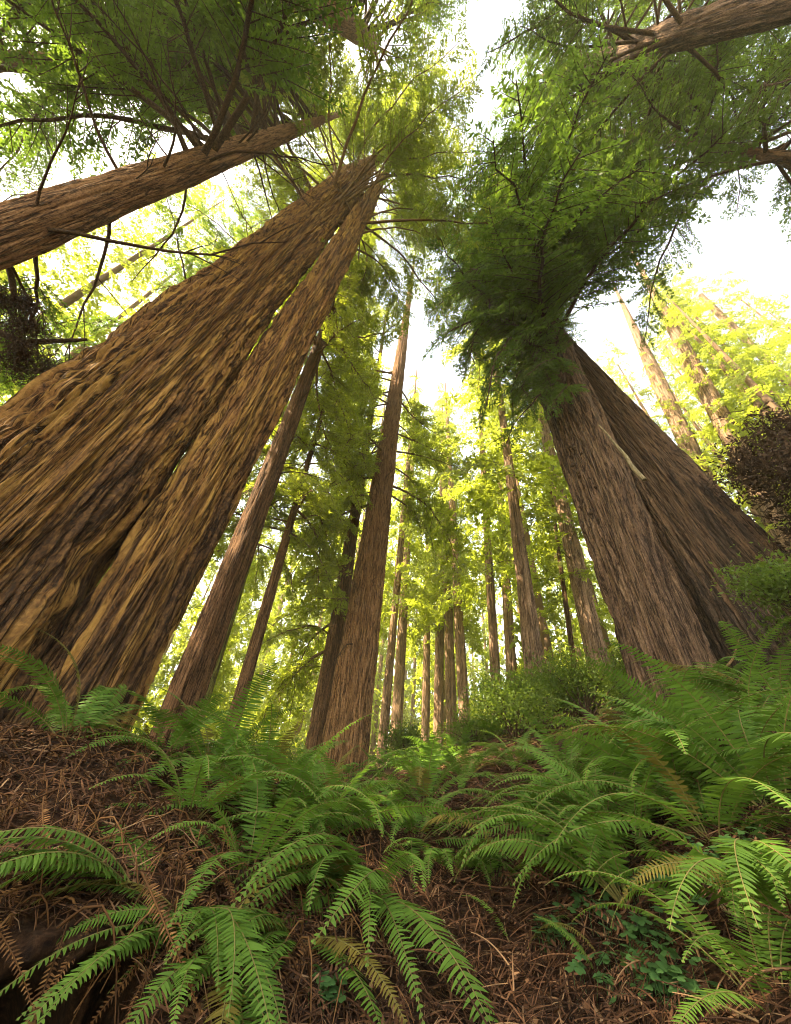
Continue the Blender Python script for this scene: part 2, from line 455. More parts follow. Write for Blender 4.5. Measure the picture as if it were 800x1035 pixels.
def trunk_mesh(ax, mat, nth=120, seed=0, ridge=.03, flute=.10, flare=.35, flare_h=1.5, step=.06, tmax=None, cells=None, root=.8, bulge=0.0):
    tmax = tmax or ax.H
    ts = [-root]
    while ts[-1] < tmax:
        c = ax.at(ts[-1]); dist = np.linalg.norm(c - CAM)
        d0 = np.linalg.norm(ax.P0 - CAM)
        ts.append(ts[-1] + step * max(.8, dist / d0) ** 1.6)
    ts = np.array(ts)
    x, y = frame(ax.d)
    toc = CAM - ax.P0
    th0 = math.atan2(toc @ y, toc @ x)
    s = np.linspace(-1, 1, nth, endpoint=False)
    th = th0 + math.pi * np.sign(s) * np.abs(s) ** 1.25
    r0 = ax.r(ts)
    r0 = r0 * (1 + flare * np.exp(-np.clip(ts, 0, None) / flare_h))
    rb = float(ax.r(0)) * (1 + flare * .5)
    cells = cells or max(10, int(2 * math.pi * rb / .14))
    U = (th / (2 * math.pi))[None] * np.ones((len(ts), 1)) % 1.0
    Tm = ts[:, None] * np.ones((1, nth)) + 50
    nA, nB, nC, nD = PNoise(cells, 211, seed), PNoise(cells * 2, 307, seed + 1), PNoise(7, 64, seed + 2), PNoise(13, 97, seed + 3)
    nE = PNoise(cells * 4, 401, seed + 4)
    warp = (nD(U * 13, Tm * .4) - .5) * .8 + (nC(U * 7, Tm * .1) - .5) * 2.0
    r1 = 1 - np.abs(2 * nA(U * cells + warp, Tm * .32) - 1)
    r2 = 1 - np.abs(2 * nB(U * cells * 2 + warp * 2, Tm * .9) - 1)
    r3 = nE(U * cells * 4 + warp * 4, Tm * 3.4)
    fl = (nC(U * 7 + .12 * (nD(U * 13, Tm * .2) - .5), Tm * .05) - .5) * 2 + .6 * (nD(U * 13, Tm * .06 + 9) - .5) * 2
    taper = np.clip(r0 / rb, .25, 1.3)[:, None]
    env = (.35 + .65 * np.exp(-np.clip(ts, 0, None) / 6.0))[:, None]
    f1 = np.exp(-((1 - r1) / .20) ** 2); f2 = np.exp(-((1 - r2) / .24) ** 2); r4 = 1 - np.abs(2 * r3 - 1); f3 = np.exp(-((1 - r4) / .35) ** 2)
    hgt = .35 - f1 * (.65 + .5 * nD(U * 13, Tm * .6)) - f2 * .55 * (1 - f1) - f3 * .30 + (nA(U * cells + 3, Tm * 1.1) - .5) * .8 + (r3 - .5) * .3
    rad = r0[:, None] * (1 + flute * fl * env) + ridge * taper ** .7 * hgt
    V = (ts[:, None, None] * ax.d[None, None] + rad[..., None] * (np.cos(th)[None, :, None] * x + np.sin(th)[None, :, None] * y))
    m, n = rad.shape
    i = np.arange(m - 1)[:, None] * n; j = np.arange(n)[None]; j2 = (j + 1) % n
    F = np.stack([i + j, i + j2, i + n + j2, i + n + j], -1).reshape(-1, 4)
    uv = np.stack([(s[None] * math.pi * rb * np.ones((m, 1)) * np.sign(1)), Tm], -1).reshape(-1, 2)
    return mesh('trunk', V.reshape(-1, 3), [F], [mat], smooth=True, uv=uv)


# ------------------------------------------------------------------ branches
def branch_geo(rg, L=4.0, thick=.045, droop=.25, up=.25, bare=.25, nsec=34, seclen=1.0, leaf=(.15, .036), nter=12, curve=.15):
    """limb along +X with side sprays. Returns wood (V,F), leaves (V,F)"""
    wood = Bag()
    s = np.linspace(0, 1, 12)
    ph = rg.random() * 6
    pts = np.stack([s * L, curve * L * np.sin(s * 2.4 + ph) * s, (up * s - (up + droop) * s ** 2.2) * L], 1)
    pts[:, 1:] += rg.normal(0, .012 * L, (12, 2)) * s[:, None]
    V, F = tube(pts, thick * (1 - .88 * s) + .003, 6); wood.add(V, F)
    lb, ld, ls, ll, lw = [], [], [], [], []
    ss = bare + (1 - bare) * (np.arange(nsec) + rg.random(nsec)) / nsec
    for k, sk in enumerate(ss):
        b = np.array([np.interp(sk, s, pts[:, c]) for c in range(3)])
        tg = unit(np.array([np.interp(min(1, sk + .04), s, pts[:, c]) - np.interp(sk - .04, s, pts[:, c]) for c in range(3)]))
        sd = 1 if k % 2 else -1
        lat = unit(np.cross(tg, UP)) * sd
        ang = R(rg.uniform(32, 68))
        d = unit(tg * math.cos(ang) + lat * math.sin(ang) + UP * rg.uniform(-.35, .12))
        Ls = seclen * (1.15 - .75 * sk) * rg.uniform(.5, 1.15)
        q = np.linspace(0, 1, 5)
        sp = b + d * (q[:, None] * Ls) + UP * (-.22 * Ls * q[:, None] ** 2)
        V, F = tube(sp, thick * .22 * (1 - .85 * q) * (1.2 - .6 * sk) + .0015, 3); wood.add(V, F)
        nt = max(3, int(nter * Ls / seclen))
        uq = (np.arange(nt) + rg.random(nt)) / nt
        uq = .08 + .92 * uq
        bb = np.stack([np.interp(uq, q, sp[:, c]) for c in range(3)], 1)
        nrm = unit(np.cross(d, lat) + rg.normal(0, .25, 3))
        inp = unit(np.cross(nrm, d))
        for sgn in (-1, 1):
            a = R(48) + rg.normal(0, .16, nt)
            dd = unit(d[None] * np.cos(a)[:, None] + sgn * inp[None] * np.sin(a)[:, None] + rg.normal(0, .12, (nt, 3)) - UP * .12)
            side = unit(np.cross(nrm[None] + rg.normal(0, .35, (nt, 3)), dd))
            ln = leaf[0] * (1.35 - .6 * uq) * rg.uniform(.7, 1.3, nt)
            lb.append(bb); ld.append(dd); ls.append(side); ll.append(ln); lw.append(leaf[1] * rg.uniform(.7, 1.3, nt))
            # a second, shorter blade further out on each twiglet
            b2 = bb + dd * (ln * .55)[:, None]
            for sg2 in (-1, 1):
                d2 = unit(dd + sg2 * side * .75 + rg.normal(0, .12, (nt, 3)))
                lb.append(b2); ld.append(d2); ls.append(unit(np.cross(nrm[None] + rg.normal(0, .35, (nt, 3)), d2))); ll.append(ln * .7); lw.append(leaf[1] * .85 * np.ones(nt))
        lb.append(sp[-1:]); ld.append(d[None]); ls.append(inp[None]); ll.append(np.array([leaf[0]])); lw.append(np.array([leaf[1]]))
    LV, LF = diamonds(np.concatenate(lb), np.concatenate(ld), np.concatenate(ls), np.concatenate(ll), np.concatenate(lw))
    WV, WF, _ = wood.arrays()
    return (WV, WF), (LV, LF)


def dead_geo(rg, L=2.5, thick=.026):
    wood = Bag(); s = np.linspace(0, 1, 10); ph = rg.random() * 6
    pts = np.stack([s * L, .18 * L * np.sin(s * 3 + ph) * s, (.1 * s - .35 * s ** 2) * L], 1) + rg.normal(0, .015 * L, (10, 3)) * s[:, None]
    V, F = tube(pts, thick * (1 - .85 * s) + .002, 6); wood.add(V, F)
    for k in range(5):
        sk = rg.uniform(.3, .95); b = np.array([np.interp(sk, s, pts[:, c]) for c in range(3)])
        d = unit(np.array([.7, rg.uniform(-.9, .9), rg.uniform(-.5, .4)])); l = L * rg.uniform(.12, .35); q = np.linspace(0, 1, 5)
        V, F = tube(b + d * (q[:, None] * l) + UP * (-.2 * l * q[:, None] ** 2), thick * .35 * (1 - .8 * q) + .0015, 4); wood.add(V, F)
    V, F, _ = wood.arrays()
    return V, F


def branch_set(n, seed, wood_m, leaf_m, **kw):
    out = []
    for i in range(n):
        rg = np.random.default_rng(seed + i)
        (WV, WF), (LV, LF) = branch_geo(rg, **kw)
        out.append((mesh('branch', WV, [WF], [M[wood_m]], smooth=True), mesh("foliage", LV, [LF], [M[leaf_m]])))
    return out


BR_NEAR = branch_set(5, 300, 'twig', 'leaf_near', L=4.0, nsec=46, seclen=1.05, leaf=(.095, .030), nter=19)
BR_DENSE = branch_set(5, 320, 'twig', 'leaf_near', L=3.4, nsec=54, seclen=1.05, leaf=(.10, .032), nter=19, bare=.12, droop=.45)
BR_GOLD = branch_set(4, 340, 'twig_warm', 'leaf_gold', L=4.6, nsec=42, seclen=1.0, leaf=(.11, .034), nter=17, bare=.38, up=.5, droop=.05, thick=.033)
DEAD = []
for _i in range(4):
    _V, _F = dead_geo(np.random.default_rng(360 + _i))
    DEAD.append(mesh('dead_branch', _V, [_F], [M['twig']], smooth=True))

# gaps of open sky in the canopy (photo pixels: centre, radii)
GAPS = [(494, 50, 18, 56), (440, 372, 30, 48), (755, 235, 52, 40), (690, 205, 28, 24), (115, 292, 26, 18), (60, 390, 14, 10), (205, 345, 0, 0),
        (560, 150, 9, 14), (590, 108, 8, 12), (620, 510, 14, 12), (650, 8, 0, 0), (250, 590, 16, 40), (470, 610, 10, 20)]


def in_gap(px, py, f=1.0):
    for (cx, cy, rx, ry) in GAPS:
        if rx and ((px - cx) / (rx * f)) ** 2 + ((py - cy) / (ry * f)) ** 2 < 1:
            return True
    return False


def add_branches(root, ax, templates, n, t0, t1, len0, len1, seed, tilt=(-10, 25), az_bias=None, tlen=4.0, base_r=True, gapf=1.0, keep=None):
    rg = np.random.default_rng(seed)
    k = 0; az = rg.random() * 6.28; tries = 0
    while k < n and tries < n * 4:
        tries += 1
        f = (k + rg.random()) / n
        t = t0 + (t1 - t0) * f ** 1.15
        az = az + 2.39996 + rg.normal(0, .3)
        a = az if az_bias is None else az_bias[0] + rg.uniform(-1, 1) * az_bias[1]
        L = (len0 + (len1 - len0) * f) * rg.uniform(.7, 1.2)
        tl = R(rg.uniform(*tilt))
        c = ax.at(t)
        dirv = np.array([math.cos(a) * math.cos(tl), math.sin(a) * math.cos(tl), math.sin(-tl)])
        b = c + np.array([math.cos(a), math.sin(a), 0]) * float(ax.r(t)) * .8
        bad = 0
        for q in (.4, .7, 1.0):
            pp = proj(b + dirv * L * q)
            if in_gap(pp[0], pp[1], gapf): bad += 1
            if keep is not None and not keep(*pp): bad += 1
        if bad >= 1:
            continue
        w, l = templates[int(rg.integers(len(templates)))]
        sc_ = L / tlen
        o = link('branch', w, root, b - np.array(root.location), (rg.normal(0, .25), tl, a), sc_)
        if l is not None:
            link('foliage', l, o)
        k += 1


def tree_root(ax, label, name='redwood', cat='redwood tree', group=None):
    return thing(name, label, cat, tuple(ax.P0), 0, group)


def report(n, ax):
    print('AXIS', n, 'base', np.round(ax.P0, 2), 'dir', np.round(ax.d, 3), 't', np.round(ax.ts, 1), 'r', np.round(ax.rs, 2))


POLY_I = [(255, -60), (375, -60), (445, 46), (390, 106), (315, 68)]


def in_poly(px, py, poly):
    c = False
    for (x1, y1), (x2, y2) in zip(poly, poly[1:] + poly[:1]):
        if (y1 > py) != (y2 > py) and px < (x2 - x1) * (py - y1) / (y2 - y1) + x1: c = not c
    return c


def keepA(px, py):
    return not in_poly(px, py, [(292, -30), (338, -30), (400, 45), (388, 64), (358, 52)])


# ---- the big double redwood on the left
axA1 = Axis((-78, 625), 5.2, (353, 188), [(116, 431, 150), (242, 293, 78), (353, 187, 34)], 34)
axA2 = Axis((97, 690), 4.65, (367, 215), [(139, 600, 88), (157, 560, 80), (252, 400, 58), (367, 220, 21)], 30)
for n_, a_ in (('A1', axA1), ('A2', axA2)): report(n_, a_)
tA = tree_root(axA1, 'massive double trunked redwood with golden brown bark filling the left side', 'redwood')
def put_trunk(root, ax, mat, **kw):
    o = link('trunk', trunk_mesh(ax, mat, **kw), root, tuple(ax.P0 - np.array(root.location)))
    return o
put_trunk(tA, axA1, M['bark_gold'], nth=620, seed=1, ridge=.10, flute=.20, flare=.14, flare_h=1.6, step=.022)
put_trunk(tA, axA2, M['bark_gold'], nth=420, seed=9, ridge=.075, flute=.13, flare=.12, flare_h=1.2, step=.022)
add_branches(tA, axA1, BR_GOLD, 70, 15.0, 30, 7.2, 3.6, 41, tilt=(-50, 5), tlen=4.6, keep=keepA)
add_branches(tA, axA2, BR_GOLD, 36, 14.5, 27, 5.2, 3.0, 42, tilt=(-45, 10), tlen=4.6, keep=keepA)

# ---- the big double redwood on the right
axD1 = Axis((685, 690), 8.0, (553, 350), [(685, 690, 84), (612, 520, 66), (553, 350, 46)], 36)
axD2 = Axis((788, 650), 9.2, (590, 385), [(776, 630, 122), (699, 520, 92), (592, 385, 42)], 34)
for n_, a_ in (('D1', axD1), ('D2', axD2)): report(n_, a_)
tD = tree_root(axD1, 'wide double trunked redwood on the right slope with a dark fissure and full green crown')
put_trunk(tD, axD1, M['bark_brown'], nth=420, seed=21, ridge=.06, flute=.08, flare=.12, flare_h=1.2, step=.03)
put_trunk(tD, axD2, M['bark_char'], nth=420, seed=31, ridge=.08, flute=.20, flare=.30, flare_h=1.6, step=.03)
_kr = np.random.default_rng(77)
_kv, _kf = tube([(0, 0, -.05), (0, 0, .012), (0, 0, .03), (0, 0, .036)], [.05, .045, .028, .004], 8, .5, _kr)
KNOT = mesh('knot', _kv, [_kf], [M['twig']], smooth=True)
for k in range(38):
    t_ = _kr.uniform(3.0, 12.0); c_ = axD1.at(t_); a_ = math.atan2(CAM[1] - c_[1], CAM[0] - c_[0]) - _kr.normal(.55, .38)
    u_ = np.array([math.cos(a_), math.sin(a_), 0])
    ko = link('knot', KNOT, tD, c_ + u_ * (float(axD1.r(t_)) - .01) - axD1.P0, (0, 0, 0), _kr.uniform(.6, 1.3))
    ko.rotation_euler = Vector(u_).to_track_quat('Z', 'Y').to_euler()


def keepD(px, py):
    return 432 < px < 720 and py < (385 if px < 575 else 285 - (px - 575) * .4)
add_branches(tD, axD1, BR_DENSE, 80, 10.2, 31, 5.2, 3.4, 51, tilt=(-20, 38), tlen=3.4, keep=keepD)
add_branches(tD, axD1, BR_DENSE, 13, 7.8, 11.5, 2.6, 2.2, 53, az_bias=(R(215), R(70)), tilt=(0, 45), tlen=3.4, keep=lambda px, py: 440 < px < 605 and py < 412)
add_branches(tD, axD2, BR_DENSE, 30, 12, 28, 4.8, 3.0, 52, tilt=(-10, 30), tlen=3.4, keep=keepD)

# ---- overhead trees
axB = Axis((20, 232), 5.2, (310, 127), [(20, 232, 62), (170, 178, 41), (260, 145, 26), (318, 123, 11)], 33)
report('B', axB)
tB = tree_root(axB, 'slender redwood leaning in from the upper left with orange brown bark and long bare limbs')
put_trunk(tB, axB, M['bark_orange'], nth=220, seed=61, ridge=.035, flute=.05, step=.05)


def in_poly(px, py, poly):
    c = False
    for (x1, y1), (x2, y2) in zip(poly, poly[1:] + poly[:1]):
        if (y1 > py) != (y2 > py) and px < (x2 - x1) * (py - y1) / (y2 - y1) + x1: c = not c
    return c


POLY_A = [(-200, 470), (80, 340), (340, 150), (395, 190), (390, 260), (150, 760), (-200, 760)]
POLY_B = [(-200, 240), (300, 95), (340, 110), (330, 140), (0, 300), (-200, 380)]





def keepL(px, py):
    return not in_poly(px, py, POLY_I) and not in_poly(px, py, POLY_A) and not in_poly(px, py, POLY_B) and not (385 < px < 640 and py > 60) and not (py > 330)


add_branches(tB, axB, BR_NEAR, 34, 5.0, 18, 3.4, 2.6, 64, tilt=(-20, 35), tlen=4.0, gapf=.45,
             keep=lambda px, py: px < 330 and 170 < py < 370 and not in_poly(px, py, POLY_A) and not in_poly(px, py, [(-200, 240), (300, 95), (340, 110), (330, 140), (0, 290), (-200, 340)]))
add_branches(tB, axB, BR_NEAR, 62, 10.5, 32, 5.5, 4.0, 62, tilt=(-30, 25), tlen=4.0, keep=keepL)

axI = Axis((330, 10), 3.5, (378, 43), [(325, 8, 32), (365, 35, 24), (385, 48, 14)], 30)
report('I', axI)
tI = tree_root(axI, 'redwood hanging over the top edge, only the end of its trunk showing')
put_trunk(tI, axI, M['bark_orange'], nth=160, seed=71, ridge=.03, step=.08)
add_branches(tI, axI, BR_NEAR, 50, 20, 34, 5.5, 4.0, 72, tilt=(-30, 20), tlen=4.0, keep=keepL)
add_branches(tI, axI, BR_GOLD, 40, 30, 40, 5.0, 3.5, 73, tilt=(-35, 15), tlen=4.6, keep=lambda px, py: not in_poly(px, py, POLY_I))
axT = Axis((130, 420), 12.5, (300, 226), [(130, 420, 13), (300, 226, 8)], 34)
report('T', axT)
tT = tree_root(axT, 'twiggy sunlit crown filling the gap above the big left trunk')
put_trunk(tT, axT, M['bark_red'], nth=60, seed=98, ridge=.02, step=.15)
add_branches(tT, axT, BR_NEAR, 60, 6, 32, 4.8, 3.2, 99, tilt=(-15, 35), tlen=4.0, gapf=.6)
axK = Axis((-160, 60), 11, (330, 66), [(-160, 60, 30), (200, 62, 14)], 36)
report('K', axK)
tK = tree_root(axK, 'dark green crown fanning out over the top left corner of the canopy')
put_trunk(tK, axK, M['bark_red'], nth=90, seed=76, ridge=.03, step=.12)
add_branches(tK, axK, BR_NEAR, 58, 9, 34, 6.0, 4.5, 77, tilt=(-20, 25), tlen=4.0, keep=keepL)

axH = Axis((790, 2), 6.0, (650, 45), [(790, 2, 48), (700, 30, 38), (650, 45, 30)], 34)
report('H', axH)
tH = tree_root(axH, 'grey brown redwood trunk reaching in at the top right corner with bare whorled limbs')
put_trunk(tH, axH, M['bark_brown'], nth=220, seed=81, ridge=.04, step=.06)
add_branches(tH, axH, BR_NEAR, 70, 14, 33, 4.6, 3.2, 82, tilt=(-30, 20), tlen=4.0)

axJ = Axis((795, 160), 9.0, (735, 150), [(795, 158, 17), (735, 150, 9)], 32)
report('J', axJ)
tJ = tree_root(axJ, 'redwood mostly hidden in drooping sunlit foliage under the top right trunk')
put_trunk(tJ, axJ, M['bark_red'], nth=120, seed=91, ridge=.03, step=.08)
add_branches(tJ, axJ, BR_NEAR, 80, 10, 30, 5.0, 3.2, 92, tilt=(-10, 40), tlen=4.0)

# ---- middle distance trunks on the left of centre
axC = Axis((190, 700), 8.0, (330, 330), [(197, 680, 36), (232, 600, 29), (264, 500, 23), (330, 335, 10)], 30)
report('C', axC)
tC = tree_root(axC, 'straight brown redwood standing close behind the big left trunk')
put_trunk(tC, axC, M['bark_red'], nth=200, seed=101, ridge=.03, flute=.04, flare=.03, step=.05)
axE = Axis((230, 750), 11, (305, 490), [(235, 730, 15), (270, 610, 11), (305, 490, 6)], 24)
tE = tree_root(axE, 'thin dark leaning trunk between the left redwoods and the central one')
put_trunk(tE, axE, M['bark_red'], nth=80, seed=111, ridge=.015, flute=.03, flare=.1, step=.07)
axS = Axis((207, 700), 12, (250, 570), [(212, 680, 14), (245, 590, 9)], 22)
tS = tree_root(axS, 'pale mossy pole of a trunk just right of the straight brown redwood')
put_trunk(tS, axS, M['bark_mossy'], nth=60, seed=121, ridge=.012, flute=.03, flare=.1, step=.08)
axF = Axis((345, 780), 13, (403, 375), [(350, 763, 47), (361, 640, 35), (370, 560, 28), (387, 458, 19), (403, 375, 12)], 44)
report('F', axF)
tF = tree_root(axF, 'tall central redwood with a sunlit upper trunk rising from the ferns')
put_trunk(tF, axF, M['bark_orange'], nth=260, seed=131, ridge=.06, flute=.07, flare=.04, flare_h=1.0, step=.06)
axF2 = Axis((318, 780), 14.5, (367, 470), [(318, 765, 25), (346, 620, 16), (367, 480, 9)], 34)
tF2 = tree_root(axF2, 'narrower reddish trunk tucked against the left of the tall central redwood')
put_trunk(tF2, axF2, M['bark_red'], nth=120, seed=141, ridge=.035, flute=.05, flare=.2, step=.08)

BR_MID = branch_set(4, 380, 'twig_warm', 'leaf_far', L=3.4, nsec=40, seclen=1.1, leaf=(.16, .055), nter=12, bare=.15, droop=.45)
add_branches(tC, axC, BR_MID, 40, 12, 28, 3.4, 2.0, 102, tilt=(-5, 30), tlen=3.4)
add_branches(tE, axE, BR_MID, 40, 7.0, 23, 3.2, 1.8, 112, tilt=(-5, 30), tlen=3.4)
add_branches(tS, axS, BR_MID, 36, 6, 21, 3.2, 1.8, 122, tilt=(-5, 30), tlen=3.4)
def keepF(px, py):
    return abs(px - 395) > 22 or py < 330
add_branches(tF, axF, BR_MID, 64, 10, 43, 4.2, 2.6, 132, tilt=(-5, 35), tlen=3.4, keep=keepF)
add_branches(tF2, axF2, BR_MID, 48, 4, 33, 3.8, 2.4, 142, tilt=(-5, 30), tlen=3.4, keep=keepF)


def deads(root, ax, n, t0, t1, l0, l1, seed):
    rg = np.random.default_rng(seed)
    for k in range(n):
        t = t0 + (t1 - t0) * (k + rg.random()) / n; a = rg.random() * 6.28; L = rg.uniform(l0, l1)
        b = ax.at(t) + np.array([math.cos(a), math.sin(a), 0]) * float(ax.r(t)) * .92
        link('dead_branch', DEAD[int(rg.integers(len(DEAD)))], root, b - np.array(root.location), (rg.normal(0, .5), R(rg.uniform(-25, 30)), a), L / 2.5)


deads(tC, axC, 26, 4, 18, .5, 1.6, 1); deads(tE, axE, 18, 3, 12, .4, 1.4, 2); deads(tF2, axF2, 22, 2, 14, .6, 2.0, 3)
deads(tA, axA1, 26, 8, 16, .3, 1.1, 4); deads(tA, axA2, 16, 7, 15, .3, .9, 5); deads(tB, axB, 30, 4.5, 16, .8, 2.8, 6); deads(tH, axH, 14, 14, 22, 1.5, 3, 7)

# ------------------------------------------------------------------ far trees
def far_crown(seed, t0=6, H=42, n=62, len0=3.9, len1=1.6, leaf=(.28, .11), nsec=18, nter=7):
    rg = np.random.default_rng(seed); bag = Bag()
    tm = [branch_geo(np.random.default_rng(seed * 7 + i), L=3.4, nsec=nsec, seclen=1.1, leaf=leaf, nter=nter, bare=.1, droop=.45) for i in range(4)]
    az = 0
    for k in range(n):
        f = (k + rg.random()) / n; t = t0 + (H - t0) * f
        az += 2.39996 + rg.normal(0, .3); L = (len0 + (len1 - len0) * f) * rg.uniform(.55, 1.25)
        _, (LV, LF) = tm[k % 4]
        Rm = np.array(Euler((rg.normal(0, .3), R(rg.uniform(-8, 35)), az)).to_matrix())
        bag.add((LV * (L / 3.4)) @ Rm.T + np.array([0, 0, t]), LF)
    return bag.arrays()


FARC = [far_crown(500 + i, t0=t0, H=H) for i, (t0, H) in enumerate([(9, 40), (11, 44), (4, 38), (3, 42)])]
FARL = [far_crown(540 + i, t0=t0, H=H, n=64, len0=4.4, len1=1.8, leaf=(.46, .20), nsec=12, nter=4) for i, (t0, H) in enumerate([(2, 42), (3, 38), (2.5, 46)])]
FARM = [mesh('crown', V, [Q], [M['leaf_far']]) for (V, Q, T) in FARC]

FAR = [  # base px, dist, top px, widths, H, label
    ((387, 750), 21, (410, 500), [(388, 730, 9), (408, 520, 6)], 36, 'thin trunk right beside the tall central redwood'),
    ((400, 750), 27, (416, 480), [(400, 720, 11), (412, 520, 7)], 40, 'second trunk out to the right of the tall central redwood, wider than its neighbour'),
    ((430, 750), 33, (433, 560), [(430, 700, 8), (431, 600, 6)], 36, 'short looking hazy pole alone in the gap left of the bright trunk cluster'),
    ((443, 750), 30, (447, 480), [(443, 700, 10), (447, 520, 6)], 40, 'leftmost trunk of the bright distant cluster'),
    ((457, 748), 28, (449, 470), [(456, 700, 11), (450, 500, 7)], 40, 'middle trunk of the bright distant cluster'),
    ((471, 748), 26, (455, 470), [(468, 700, 11), (457, 520, 7)], 40, 'rightmost trunk of the bright distant cluster, lit white along one side'),
    ((503, 720), 20, (488, 460), [(502, 680, 10), (492, 520, 7)], 38, 'slim straight pale trunk rising above the dark huckleberry bush'),
    ((520, 720), 25, (505, 480), [(518, 680, 11), (508, 540, 8)], 38, 'dim brown trunk between the slim pale trunk and the stout ridged one'),
    ((546, 712), 14, (508, 420), [(543, 680, 20), (526, 570, 14), (510, 450, 8)], 42, 'stout ridged trunk standing behind the bushes in the middle right'),
    ((583, 690), 18, (560, 520), [(580, 660, 6), (568, 560, 4)], 24, 'very thin dark sapling pole beside the broad pale trunk'),
    ((608, 685), 17, (560, 475), [(605, 655, 22), (585, 570, 18), (563, 500, 13)], 42, 'broad pale pinkish trunk leaning left behind the big right redwood'),
    ((330, 770), 24, (358, 600), [(330, 740, 10), (350, 640, 7)], 34, 'shadowed far trunk left of the central redwood'),
    ((705, 470), 24, (640, 330), [(700, 460, 20), (660, 380, 16)], 36, 'lowest pale trunk on the sunny hillside above the right redwood'),
    ((760, 480), 22, (690, 350), [(750, 460, 24), (700, 370, 18)], 36, 'wide sunlit trunk on the hillside beside the dark brush'),
    ((745, 335), 30, (700, 290), [(740, 330, 9), (702, 292, 6)], 27, 'highest pale trunk crossing the hillside foliage'),
]
FARDEAD = []
for i, (b, d, t, w, H, lab) in enumerate(FAR):
    ax = Axis(b, d, t, w, H)
    if i in (8, 10, 12, 13): report('far%d' % i, ax)
    r = tree_root(ax, lab)
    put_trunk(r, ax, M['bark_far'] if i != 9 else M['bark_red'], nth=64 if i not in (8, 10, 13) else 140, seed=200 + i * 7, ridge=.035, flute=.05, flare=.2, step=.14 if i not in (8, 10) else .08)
    tilt = math.acos(min(1, ax.d[2])); az = math.atan2(ax.d[1], ax.d[0])
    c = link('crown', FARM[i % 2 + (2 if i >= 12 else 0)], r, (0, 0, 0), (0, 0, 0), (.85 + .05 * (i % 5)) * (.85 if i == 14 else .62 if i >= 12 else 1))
    c.rotation_euler = Vector((ax.d[0], ax.d[1], ax.d[2])).to_track_quat('Z', 'Y').to_euler()
    if i in (8, 10): FARDEAD.append((r, ax))
    if i == 9: c.scale = (.5, .5, .5)

for k_, (r_, a_) in enumerate(FARDEAD): deads(r_, a_, 14, 3, 14, .5, 1.8, 30 + k_)
deads(tF, axF, 22, 3, 20, .5, 2.2, 40)

